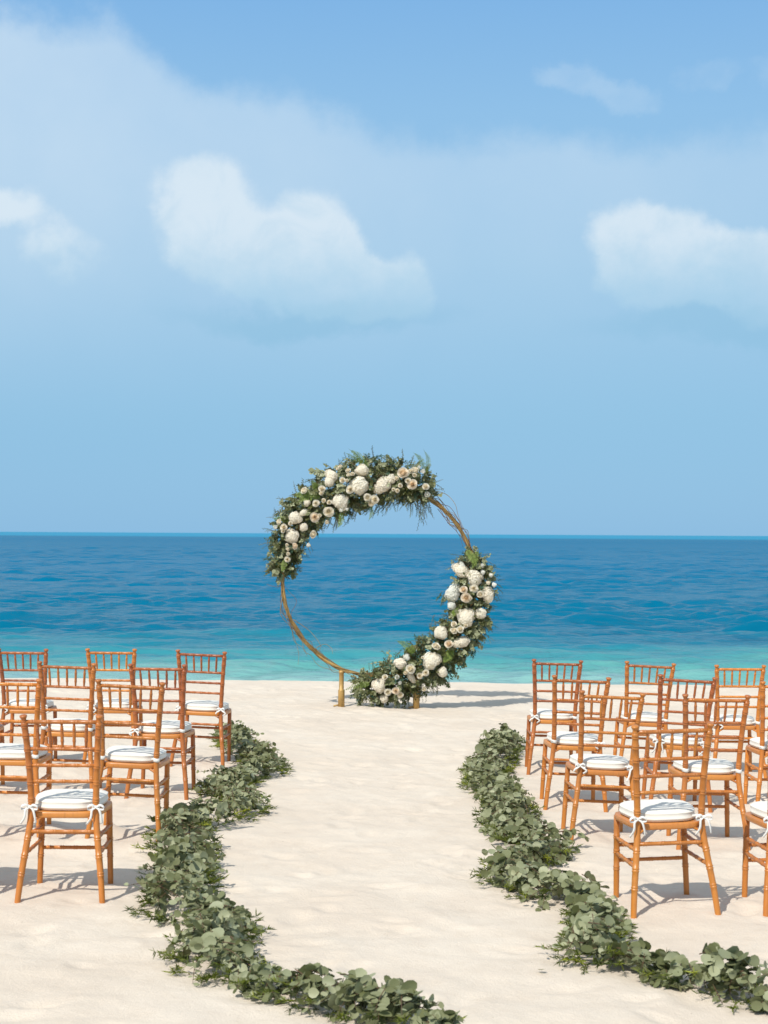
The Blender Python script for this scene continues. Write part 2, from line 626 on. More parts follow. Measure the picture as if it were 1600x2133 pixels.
def mat_wood(name, c1, c2, c3, honey=(0.58, 0.215, 0.036)):
    m, T, b, o = new_mat(name)
    tc = T.node('ShaderNodeTexCoord').outputs['Object']
    inf = T.node('ShaderNodeObjectInfo')
    rnd = inf.outputs['Random']
    off = T.node('ShaderNodeCombineXYZ')
    T.put(off.inputs[0], T.math('MULTIPLY', rnd, 40))
    T.put(off.inputs[2], T.math('MULTIPLY', rnd, 17))
    v = T.vec('ADD', tc, off.outputs[0])
    g = T.noise(T.mapping(v, (14, 14, 1.6)), 5, 6, 0.65, 0.8)
    big_ = T.noise(v, 2.6, 3, 0.5)
    c = T.mix(T.smooth(big_, 0.35, 0.68), c1, c2)
    c = T.mix(T.math('MULTIPLY', T.smooth(rnd, 0.3, 1.0), 0.6), c, c3)
    zs = T.node('ShaderNodeSeparateXYZ')
    T.put(zs.inputs[0], tc)
    c = T.mix(T.smooth(zs.outputs[2], 0.75, 0.10, 0.0, 0.55), c, honey)
    c = T.mix(T.math('MULTIPLY', T.smooth(g, 0.5, 0.78), 0.45), c, tuple(x * 0.45 for x in c3))
    # worn pale scuffs and dirt in the grooves
    wear = T.smooth(T.noise(v, 38, 3, 0.7), 0.66, 0.74)
    c = T.mix(T.math('MULTIPLY', wear, 0.35), c, (0.55, 0.33, 0.17))
    T.put(b.inputs['Base Color'], c)
    b.inputs['Roughness'].default_value = 0.38
    b.inputs['Coat Weight'].default_value = 0.15
    b.inputs['Coat Roughness'].default_value = 0.24
    bump(T, b, g, 0.12, 0.002)
    return m


def mat_cloth(name, base_c):
    m, T, b, o = new_mat(name)
    tc = T.node('ShaderNodeTexCoord').outputs['Object']
    n = T.noise(tc, 9, 4, 0.6)
    c = T.mix(T.math('MULTIPLY', T.smooth(n, 0.45, 0.8), 0.4), base_c, tuple(x * 0.84 for x in base_c))
    T.put(b.inputs['Base Color'], c)
    b.inputs['Roughness'].default_value = 0.85
    b.inputs['Sheen Weight'].default_value = 0.15
    h = T.math('ADD', T.math('MULTIPLY', T.noise(tc, 15, 4, 0.55, 1.0), 1.0), T.math('MULTIPLY', T.noise(tc, 400, 2), 0.05))
    bump(T, b, h, 0.16, 0.006)
    return m


def mat_leaf(name, stops, trans=(0.2, 0.3, 0.05), tw=0.22, rough=0.5):
    m, T, b, o = new_mat(name)
    at = T.node('ShaderNodeAttribute', attribute_name='tint')
    pos = T.node('ShaderNodeNewGeometry').outputs['Position']
    n = T.noise(pos, 30, 3, 0.6)
    f = T.math('ADD', at.outputs['Fac'], T.math('MULTIPLY', T.math('SUBTRACT', n, 0.5), 0.25), None, True)
    c = T.ramp(f, stops)
    T.put(b.inputs['Base Color'], c)
    b.inputs['Roughness'].default_value = rough
    b.inputs['Specular IOR Level'].default_value = 0.35
    tr = T.node('ShaderNodeBsdfTranslucent')
    T.put(tr.inputs[0], T.mix(0.5, c, trans))
    mx = T.node('ShaderNodeMixShader')
    mx.inputs[0].default_value = tw
    T.l.new(b.outputs[0], mx.inputs[1])
    T.l.new(tr.outputs[0], mx.inputs[2])
    T.l.new(mx.outputs[0], o.inputs[0])
    return m


def mat_petal(name, c1, c2, deep):
    m, T, b, o = new_mat(name)
    at = T.node('ShaderNodeAttribute', attribute_name='tint')
    rnd = T.node('ShaderNodeObjectInfo').outputs['Random']
    c = T.mix(rnd, c1, c2)
    c = T.mix(at.outputs['Fac'], c, deep)
    T.put(b.inputs['Base Color'], c)
    b.inputs['Roughness'].default_value = 0.6
    b.inputs['Specular IOR Level'].default_value = 0.25
    tr = T.node('ShaderNodeBsdfTranslucent')
    T.put(tr.inputs[0], c)
    mx = T.node('ShaderNodeMixShader')
    mx.inputs[0].default_value = 0.38
    T.l.new(b.outputs[0], mx.inputs[1])
    T.l.new(tr.outputs[0], mx.inputs[2])
    T.l.new(mx.outputs[0], o.inputs[0])
    return m


def mat_plain(name, c, rough=0.6, metal=0.0, nscale=20, var=0.25):
    m, T, b, o = new_mat(name)
    tc = T.node('ShaderNodeTexCoord').outputs['Object']
    n = T.noise(tc, nscale, 4, 0.6)
    cc = T.mix(T.smooth(n, 0.35, 0.7), c, tuple(x * (1 - var) for x in c))
    T.put(b.inputs['Base Color'], cc)
    b.inputs['Roughness'].default_value = rough
    b.inputs['Metallic'].default_value = metal
    bump(T, b, n, 0.15, 0.004)
    return m


M_SAND = mat_sand()
M_WATER = mat_water()
M_WOOD = mat_wood('varnished_wood', (0.50, 0.172, 0.028), (0.42, 0.128, 0.022), (0.27, 0.078, 0.026))
M_WOOD_O = mat_wood('orange_varnished_wood', (0.62, 0.225, 0.028), (0.55, 0.180, 0.022), (0.42, 0.125, 0.022))
M_WOOD_D = mat_wood('dark_varnished_wood', (0.40, 0.115, 0.026), (0.32, 0.085, 0.022), (0.22, 0.058, 0.022), (0.50, 0.18, 0.035))
M_WOOD_H = mat_wood('honey_varnished_wood', (0.50, 0.185, 0.030), (0.43, 0.145, 0.025), (0.33, 0.105, 0.025), (0.58, 0.225, 0.038))
M_SEAT = mat_wood('pale_seat_wood', (0.60, 0.25, 0.055), (0.54, 0.20, 0.04), (0.46, 0.17, 0.05))
M_CUSH = mat_cloth('ivory_cotton', (0.76, 0.725, 0.65))
M_TIE = mat_cloth('white_cotton_tie', (0.76, 0.75, 0.71))
M_EUC = mat_leaf('eucalyptus_leaf', [(0.0, (0.090, 0.098, 0.034)), (0.25, (0.165, 0.178, 0.080)), (0.55, (0.248, 0.264, 0.145)), (0.8, (0.305, 0.325, 0.195)), (1.0, (0.39, 0.40, 0.24))],
                 (0.16, 0.24, 0.05), 0.18, 0.5)
M_GREEN = mat_leaf('dark_foliage', [(0.0, (0.035, 0.044, 0.010)), (0.3, (0.08, 0.095, 0.022)), (0.6, (0.145, 0.160, 0.045)), (0.85, (0.21, 0.22, 0.08)), (1.0, (0.27, 0.28, 0.13))],
                   (0.10, 0.20, 0.02), 0.2, 0.45)
M_TEAL = mat_leaf('cool_green_foliage', [(0.0, (0.015, 0.045, 0.028)), (0.5, (0.035, 0.095, 0.06)), (1.0, (0.09, 0.18, 0.12))],
                  (0.06, 0.2, 0.06), 0.2, 0.45)
M_MOSS = mat_leaf('cedar_needles', [(0.0, (0.035, 0.055, 0.010)), (0.4, (0.09, 0.115, 0.014)), (0.75, (0.18, 0.21, 0.022)), (1.0, (0.32, 0.34, 0.03))],
                  (0.2, 0.26, 0.02), 0.2, 0.6)
M_FERN = mat_leaf('fern_green', [(0.0, (0.09, 0.14, 0.02)), (0.5, (0.18, 0.25, 0.045)), (1.0, (0.30, 0.37, 0.10))],
                  (0.18, 0.35, 0.04), 0.3, 0.5)
M_STEM = mat_plain('brown_stem', (0.13, 0.075, 0.04), 0.7)
M_VINE = mat_plain('dry_vine', (0.30, 0.19, 0.06), 0.6, 0.0, 60, 0.5)
M_VINE_R = mat_plain('reddish_vine', (0.15, 0.065, 0.04), 0.6, 0.0, 60, 0.4)
M_GOLD = mat_plain('gold_paint', (0.50, 0.31, 0.10), 0.5, 0.25, 18, 0.2)
M_HYD = mat_petal('hydrangea_petal', (0.93, 0.90, 0.81), (0.90, 0.84, 0.74), (0.88, 0.82, 0.66))
M_HYDW = mat_petal('white_petal', (0.88, 0.88, 0.86), (0.88, 0.87, 0.82), (0.78, 0.79, 0.68))
M_ROSE = mat_petal('cream_rose_petal', (0.92, 0.89, 0.80), (0.92, 0.87, 0.76), (0.92, 0.84, 0.66))
M_PEACH = mat_petal('peach_rose_petal', (0.92, 0.85, 0.73), (0.91, 0.83, 0.71), (0.91, 0.76, 0.55))


# ------------------------------------------------------------------ beach
def grid_mesh(name, xs, ys, zf, mat):
    X, Y = np.meshgrid(xs, ys)
    Z = zf(X, Y)
    V = np.stack([X, Y, Z], -1).reshape(-1, 3)
    nx, ny = len(xs), len(ys)
    i = np.arange(nx - 1)
    j = np.arange(ny - 1)
    I, J = np.meshgrid(i, j)
    a = (J * nx + I).ravel()
    F = np.stack([a, a + 1, a + 1 + nx, a + nx], -1)
    return np_mesh(name, V, F, mat)


def spaced(segments):
    out = [segments[0][0]]
    for a, b, s in segments:
        n = max(1, int(round((b - a) / s)))
        out += list(np.linspace(a, b, n + 1)[1:])
    return np.array(out)


def sand_z(X, Y):
    z = ground(X, Y)
    for fx, fy, fa, fs in FOOT:
        L = 0.24
        ix = (X[0] > fx - L) & (X[0] < fx + L)
        iy = (Y[:, 0] > fy - L) & (Y[:, 0] < fy + L)
        if not ix.any() or not iy.any():
            continue
        sl = np.ix_(iy, ix)
        dx = X[sl] - fx
        dy = Y[sl] - fy
        u = (dx * math.cos(fa) + dy * math.sin(fa)) / (0.125 * fs)
        v = (-dx * math.sin(fa) + dy * math.cos(fa)) / (0.062 * fs)
        r2 = u * u + v * v
        z[sl] += -0.011 * np.exp(-r2 * 1.2) + 0.004 * np.exp(-(np.sqrt(r2) - 1.45) ** 2 * 6)
    return z


xs = spaced([(-60, -12, 3), (-12, -5.2, 0.3), (-5.2, 5.2, 0.026), (5.2, 12, 0.3), (12, 60, 3)])
ys = spaced([(-40, -4, 3), (-4, 4.4, 0.3), (4.4, 9, 0.026), (9, 22.2, 0.034), (22.2, 40, 0.6)])
beach = link('beach_sand', grid_mesh('beach_sand', xs, ys, sand_z, M_SAND))
tag(beach, kind='structure')

# ------------------------------------------------------------------ sea
SEA_Z = -1.3
wr = np.random.default_rng(21)
WAVES = []
for k in range(120):
    lam = math.exp(wr.uniform(math.log(0.55), math.log(6.5)))
    th = wr.normal(0, 0.42) - math.pi / 2
    amp = 0.0088 * lam ** 0.55 * wr.uniform(0.5, 1.3)
    WAVES.append((2 * math.pi / lam * math.cos(th), 2 * math.pi / lam * math.sin(th), amp, wr.uniform(0, 6.28), lam))


def sea_z(X, Y):
    Z = np.zeros_like(X)
    cell = np.maximum(Y * 0.0030, 0.05)
    near = 0.50 + 0.50 * np.clip((Y - 36) / 20, 0, 1)
    gust = 0.8 + 0.5 * vnoise(X, Y, 9, 41)
    for kx, ky, a, ph, lam in WAVES:
        f = np.clip(lam / cell / 3 - 0.4, 0, 1)
        warp = 1.2 * vnoise(X, Y, lam * 2.5 + 1, 50 + int(lam * 7) % 20)
        s = np.sin(kx * X + ky * Y + ph + warp)
        s = (((s + 1) * 0.5) ** 1.6) * 2 - 1
        Z += f * a * s
    Z *= near * gust * np.clip((900 - Y) / 500, 0, 1)
    return Z + SEA_Z


row = [-1, 24.0, 27.0, 29.5, 31.0]
while row[-1] < 420:
    row.append(row[-1] * 1.0031)
while row[-1] < 60000:
    row.append(row[-1] * 1.12)
ys_w = np.array(row[1:])
# columns fan out with distance so that the detail follows the size of the waves in view
un = np.concatenate([-np.geomspace(20, 0.46, 26)[:-1], np.linspace(-0.45, 0.45, 620), np.geomspace(0.46, 20, 26)[1:]])
X = un[None, :] * (ys_w[:, None] + 4)
Y = np.repeat(ys_w[:, None], len(un), 1)
Zs = sea_z(X, Y)
V = np.stack([X, Y, Zs], -1).reshape(-1, 3)
nx, ny = len(un), len(ys_w)
I, J = np.meshgrid(np.arange(nx - 1), np.arange(ny - 1))
a = (J * nx + I).ravel()
sea = link('sea_water', np_mesh('sea_water', V, np.stack([a, a + 1, a + 1 + nx, a + nx], -1), M_WATER))
tag(sea, kind='structure')


# ------------------------------------------------------------------ chairs
def ridged(a_, b_, r, rings, n=10, path=None, rl=0.0055, rh=0.15, prof=None):
    """a turned bamboo-like bar from a to b with double ridges at the given fractions"""
    a_ = np.asarray(a_, float)
    b_ = np.asarray(b_, float)
    L = np.linalg.norm(b_ - a_) if path is None else np.sum(np.linalg.norm(np.diff(path, axis=0), axis=1))
    ts = {0.0: 1.0, 1.0: 1.0}
    for t in np.linspace(0, 1, 9 if path is None else 26):
        ts[float(t)] = 1.0
    for q in rings:
        for o_, s in ((-1.9, 1), (-1.35, 1 + rh), (-0.8, 1 + rh), (-0.3, 1.0), (0.3, 1.0), (0.8, 1 + rh), (1.35, 1 + rh), (1.9, 1)):
            t = q + o_ * rl / L
            if 0 < t < 1:
                ts[t] = s
    keys = sorted(ts)
    # drop plain samples that fall inside a ring
    keep = []
    for t in keys:
        if ts[t] == 1.0 and any(abs(t - q) < 1.8 * rl / L and abs(t - q) > 0.35 * rl / L for q in rings):
            continue
        keep.append(t)
    pts, rad = [], []
    if path is not None:
        d = np.concatenate([[0], np.cumsum(np.linalg.norm(np.diff(path, axis=0), axis=1))])
        d /= d[-1]
    for t in keep:
        if path is None:
            pts.append(a_ + (b_ - a_) * t)
        else:
            pts.append([np.interp(t, d, path[:, k]) for k in range(3)])
        rr = r if prof is None else r * prof(t)
        rad.append(rr * ts[t])
    return tube(pts, rad, n)


def post_path(side):
    return catmull([(side * .212, -.088, -.045), (side * .196, -.060, .12), (side * .174, -.026, .29), (side * .160, -.002, .43),
                    (side * .164, -.018, .60), (side * .173, -.048, .75), (side * .184, -.083, .885)], 7)


def post_at(z, side):
    p = post_path(side)
    return np.array([np.interp(z, p[:, 2], p[:, k]) for k in range(3)])



def chair_meshes(wood):
    ms = {}
    for side, nm in ((-1, 'l'), (1, 'r')):
        p = post_path(side)
        d = np.concatenate([[0], np.cumsum(np.linalg.norm(np.diff(p, axis=0), axis=1))])
        d /= d[-1]
        rings = [float(np.interp(z, p[:, 2], d)) for z in (.131, .217, .30, .49, .578, .66, .745, .814, .866)]
        body = ridged(p[0], p[-1], .0160, rings, 12, p, prof=lambda t: 0.90 + 0.12 * min(t * 4, 1))
        top = p[-1]
        dr = (p[-1] - p[-3])
        dr /= np.linalg.norm(dr)
        prof = [(0, .0162), (.004, .0125), (.009, .0115), (.016, .0132), (.024, .0172), (.028, .0190), (.033, .0186), (.0355, .0130), (.0365, .001)]
        cap = tube([top + dr * h for h, _ in prof], [r_ for _, r_ in prof], 12)
        ms['back_post_' + nm] = py_mesh('back_post', *merge([body, cap]), wood)
        fl = ridged((side * .184, .352, -.04), (side * .172, .350, .412), .0160, [(.146 + .04) / .452, (.23 + .04) / .452, (.304 + .04) / .452], 12, prof=lambda t: 0.9 + 0.12 * t)
        ms['front_leg_' + nm] = py_mesh('front_leg', *fl, wood)
        # side stretchers
        for h, key in ((.305, 'u'), (.228, 'd')):
            a_ = post_at(h, side)
            b_ = np.array([side * .178, .351, h - .004])
            ms['stretcher_%s_%s' % (nm, key)] = py_mesh('stretcher', *ridged(a_, b_, .0098, [.25, .5, .75], 8), wood)
        # small curved bracket under the seat
        a_ = post_at(.33, side)
        q = catmull([a_ + (0, .002, 0), a_ + (-side * .012, .008, .05), (side * .118, .004, .405)], 6)
        ms['bracket_' + nm] = py_mesh('bracket', *tube(q, .0065, 7), wood)
    for key, h, r_ in (('crest', .893, .0105), ('rail0', .748, .0094), ('rail1', .664, .0092), ('rail2', .583, .0092)):
        ms[key] = py_mesh('rail', *ridged(post_at(h, -1), post_at(h, 1), r_, [.12, .31, .5, .69, .88], 9), wood)
    ms['stretcher_back'] = py_mesh('stretcher', *ridged(post_at(.335, -1), post_at(.335, 1), .0096, [.12, .37, .63, .88], 9), wood)
    for key, h in (('stretcher_front_u', .262), ('stretcher_front_d', .185)):
        ms[key] = py_mesh('stretcher', *ridged((-.18, .351, h), (.18, .351, h), .0096, [.12, .31, .5, .69, .88], 9), wood)
    for k in range(5):
        t = (k + 1) / 6
        a_ = post_at(.748, -1) * (1 - t) + post_at(.748, 1) * t
        b_ = post_at(.893, -1) * (1 - t) + post_at(.893, 1) * t
        sp = ridged(a_, b_, .0080, [.30, .72], 8, rl=.0035, rh=.22, prof=lambda t: 0.62 + 0.42 * math.sin(math.pi * min(max(t, 0), 1)) ** 0.8)
        ms['spindle%d' % k] = py_mesh('spindle', *sp, wood)
    return ms


def seat_outline(n, wb, wf, d, y0, corner=0.28):
    """rounded trapezoid"""
    out = []
    for i in range(n):
        t = 2 * math.pi * i / n
        c, s = math.cos(t), math.sin(t)
        e = corner * 2
        x = math.copysign(abs(c) ** e, c)
        y = math.copysign(abs(s) ** e, s)
        yy = (y + 1) / 2
        w = wb + (wf - wb) * yy
        out.append((x * w / 2, y0 + yy * d))
    return out


def seat_mesh():
    o = seat_outline(44, .338, .408, .385, -.012, .19)
    n = len(o)
    prof = [(.92, .400), (.985, .400), (1.0, .405), (1.0, .424), (.985, .430), (.90, .430)]
    V = []
    cy = .18
    for s, z in prof:
        V += [(x * s, cy + (y - cy) * s, z) for x, y in o]
    F = []
    for k in range(len(prof) - 1):
        for i in range(n):
            j = (i + 1) % n
            F.append((k * n + i, k * n + j, (k + 1) * n + j, (k + 1) * n + i))
    F.append(tuple(range(n - 1, -1, -1)))
    F.append(tuple((len(prof) - 1) * n + i for i in range(n)))
    return py_mesh('seat', V, F, M_SEAT)


def cushion_mesh(seed):
    r_ = np.random.default_rng(seed)
    n = 56
    o = seat_outline(n, .300, .388, .355, .004, .30)
    cy = .18
    prof = [(.80, -.001), (.94, .001), (.985, .006), (1.0, .0115), (1.008, .013), (1.008, .016), (1.0, .0175), (.995, .026), (.985, .034), (1.0, .0375), (.99, .0405), (.975, .041), (.93, .0455), (.84, .050), (.7, .053), (.5, .0550), (.28, .0545), (.08, .0535)]
    ph = r_.uniform(0, 6.28, 5)
    droop = r_.uniform(-.004, .004)
    V = []
    for s, z in prof:
        for i, (x, y) in enumerate(o):
            a_ = math.atan2(y - cy, x)
            w = .0024 * math.sin(5 * a_ + ph[0]) + .0016 * math.sin(11 * a_ + ph[1]) + .001 * math.sin(23 * a_ + ph[2])
            sc = s + (w * 3 if s > .9 else 0)
            zz = z + (w * (.35 if .3 < s < 1 else .2)) + .0008 * math.sin(8 * x * s + ph[3]) * math.sin(9 * y * s + ph[4]) + droop * y / .3 * (z > .01)
            V.append((x * sc, cy + (y - cy) * sc, .431 + max(zz, 0) * 1.12))
    m = len(prof)
    F = []
    for k in range(m - 1):
        for i in range(n):
            j = (i + 1) % n
            F.append((k * n + i, k * n + j, (k + 1) * n + j, (k + 1) * n + i))
    F.append(tuple(range(n - 1, -1, -1)))
    F.append(tuple((m - 1) * n + i for i in range(n)))
    return py_mesh('cushion', V, F, M_CUSH)


def ribbon(pts, w, th=.0012, wdir=(0, 0, 1), twist=0.0):
    """a folded strip of cloth"""
    pts = np.asarray(pts, float)
    m = len(pts)
    tan = np.gradient(pts, axis=0)
    tan /= np.linalg.norm(tan, axis=1)[:, None]
    V, F = [], []
    for i in range(m):
        wd = np.asarray(wdir, float)
        wd = wd - tan[i] * wd.dot(tan[i])
        wd /= np.linalg.norm(wd) + 1e-9
        nn = np.cross(tan[i], wd)
        a_ = twist * i / m
        wd2 = wd * math.cos(a_) + nn * math.sin(a_)
        n2 = np.cross(tan[i], wd2)
        for sx_, sy_ in ((-1, -1), (1, -1), (1, 1), (-1, 1)):
            V.append(pts[i] + wd2 * sx_ * w / 2 + n2 * sy_ * th)
    for i in range(m - 1):
        for j in range(4):
            a_ = i * 4 + j
            b_ = i * 4 + (j + 1) % 4
            F.append((a_, b_, b_ + 4, a_ + 4))
    F.append((3, 2, 1, 0))
    F.append(tuple((m - 1) * 4 + j for j in range(4)))
    return np.array(V), F


def tie_mesh(side, style, seed):
    """style 0: plain band, 1: bow with two loops and hanging tails, 2: short knotted bow"""
    r_ = np.random.default_rng(seed)
    c = post_at(.455, side)
    parts = []
    R0 = .0185
    for dz in (0, .006):
        loop = []
        for i in range(17):
            t = 2 * math.pi * i / 16
            loop.append(c + np.array([R0 * math.cos(t), R0 * math.sin(t), dz + .002 * math.sin(2 * t + seed)]))
        parts.append(ribbon(loop, .015 if style != 1 else .010, .0013))
    # straps into the cushion
    parts.append(ribbon(catmull([c + (0, R0, .003), c + (-side * .012, R0 + .012, .002), c + (-side * .035, R0 + .018, -.002)], 5), .013, .0012))
    if style:
        k = c + np.array([side * .004, -R0 - .003, .002])
        kn, kf = tube([k + (-.008, 0, 0), k + (-.004, 0, 0), k + (.004, 0, 0), k + (.008, 0, 0)], [.003, .0085, .0085, .003], 8)
        parts.append((kn, kf))
        L = .038 if style == 1 else .028
        for sgn in (-1, 1):
            up = r_.uniform(.2, .8)
            q = catmull([k, k + (sgn * L * .5, -.010, L * .35 * up + .006), k + (sgn * L, -.012, L * .25 * up), k + (sgn * L * 1.02, -.008, -.008),
                         k + (sgn * L * .5, -.004, -.010), k], 5)
            parts.append(ribbon(q, .011, .0011, (0, 0.6, 0.8)))
            T = r_.uniform(.045, .085) if style == 1 else r_.uniform(.03, .05)
            q = catmull([k, k + (sgn * .018, -.012, -.012), k + (sgn * r_.uniform(.02, .04), -.014, -T * .6), k + (sgn * r_.uniform(.018, .045), -.010, -T)], 5)
            parts.append(ribbon(q, .011, .0011, (1, 0, 0), r_.uniform(-.9, .9)))
    return py_mesh('tie', *merge(parts), M_TIE)


MESH_SETS = [chair_meshes(m_) for m_ in (M_WOOD, M_WOOD_O, M_WOOD_D, M_WOOD_H)]
SEAT = seat_mesh()
CUSH = [cushion_mesh(i) for i in range(4)]
TIES = {(s, st, v): tie_mesh(s, st, v * 7 + st) for s in (-1, 1) for st in (0, 1, 2) for v in (0, 1)}
NAME = lambda k: ('back_post' if k.startswith('back_post') else 'front_leg' if k.startswith('front_leg') else 'stretcher' if k.startswith('stretcher')
                  else 'bracket' if k.startswith('bracket') else 'crest_rail' if k == 'crest' else 'back_rail' if k.startswith('rail') else 'spindle')


for i, (pxc, pyt, Y_, yaw, tilt, wood, tl, tr, label) in enumerate(CH):
    e = empty('wooden_chair', POSES[i], label, 'chair', 'wooden wedding chairs set in rows on the sand', (0, R(tilt), R(yaw)))
    for k, me in MESH_SETS[wood].items():
        link(NAME(k), me, e)
    link('seat', SEAT, e)
    c = link('cushion', CUSH[i % 4], e)
    link('tie', TIES[(-1, tl, i % 2)], c)
    link('tie', TIES[(1, tr, i % 2)], c)


# ------------------------------------------------------------------ leaves
def unit(v):
    return v / (np.linalg.norm(v, axis=-1, keepdims=True) + 1e-12)


def leaf_template(kind):
    if kind == 'round':
        n = 9
        V = [(0, -0.12, 0)]
        for i in range(n):
            t = -math.pi / 2 + 2 * math.pi * (i + .5) / n
            r_ = 1.0
            V.append((.95 * math.cos(t) * r_, 1.0 + math.sin(t) * 1.0, .16 * abs(math.cos(t)) - .05 * math.sin(t)))
        V.append((0, 1.0, -.10))
        F = [(10, 1 + i, 1 + (i + 1) % n) for i in range(n)]
        F.append((0, 1, n))
        return np.array(V, float), np.array(F)
    if kind == 'oval':
        V = [(0, 0, 0), (.32, .5, .07), (.40, 1.05, .08), (.24, 1.6, .0), (0, 2.0, -.14), (-.24, 1.6, .0), (-.40, 1.05, .08), (-.32, .5, .07), (0, 1.0, -.05)]
        F = [(8, i, (i + 1) % 8) for i in range(8)]
        return np.array(V, float), np.array(F)
    if kind == 'lance':
        V = [(0, 0, 0), (.22, .6, .05), (.18, 1.3, .0), (0, 2.0, -.2), (-.18, 1.3, .0), (-.22, .6, .05)]
        F = [(0, 1, 5), (1, 2, 4), (1, 4, 5), (2, 3, 4)]
        return np.array(V, float), np.array(F)
    V = [(-.05, 0, 0), (.05, 0, 0), (0, 2, -.1)]
    return np.array(V, float), np.array([(0, 1, 2)])


TEMPL = {k: leaf_template(k) for k in ('round', 'oval', 'lance', 'needle')}


def frames(d, nrm):
    d = unit(d)
    nrm = unit(nrm - d * np.sum(d * nrm, -1, keepdims=True))
    xx = np.cross(d, nrm)
    return np.stack([xx, d, nrm], -1)            # columns


def leaves_mesh(name, kind, pos, d, nrm, size, tint, mat):
    T_, F_ = TEMPL[kind]
    pos, d, nrm = (np.asarray(q, float) for q in (pos, d, nrm))
    size = np.asarray(size, float)
    M = frames(d, nrm)
    loc = T_[None] * size[:, None, None]
    # every leaf cups a little differently
    cup = np.random.default_rng(len(pos)).uniform(.2, 2.0, len(pos))
    loc[:, :, 2] *= cup[:, None]
    V_ = np.einsum('nij,nkj->nki', M, loc) + pos[:, None, :]
    k = len(T_)
    F = (F_[None] + (np.arange(len(pos)) * k)[:, None, None]).reshape(-1, 3)
    return np_mesh(name, V_.reshape(-1, 3), F, mat, True, np.repeat(tint, k))


def single_leaf_meshes(kind, mat, n=7):
    T_, F_ = TEMPL[kind]
    out = []
    for i in range(n):
        v = T_.copy()
        v[:, 2] *= .4 + 1.5 * i / n
        v[:, 0] *= 1 + .12 * math.sin(i * 2.1)
        out.append(np_mesh('leaf', v, F_, mat, True, np.full(len(v), (i + .5) / n)))
    return out


LEAF_ROUND = single_leaf_meshes('round', M_EUC)
LEAF_OVAL = single_leaf_meshes('oval', M_GREEN)


def place_leaf(me, pos, d, nrm, size, parent, inv):
    M = frames(np.asarray(d, float)[None], np.asarray(nrm, float)[None])[0]
    o = bpy.data.objects.new('leaf', me)
    col.objects.link(o)
    o.parent = parent
    m4 = Matrix([[*M[i], 0] for i in range(3)] + [[0, 0, 0, 1]])
    o.matrix_local = Matrix.Translation(Vector(pos) - inv) @ m4 @ Matrix.Scale(size, 4)
    return o


CAMP = np.array([0, 0, CAM_Z])


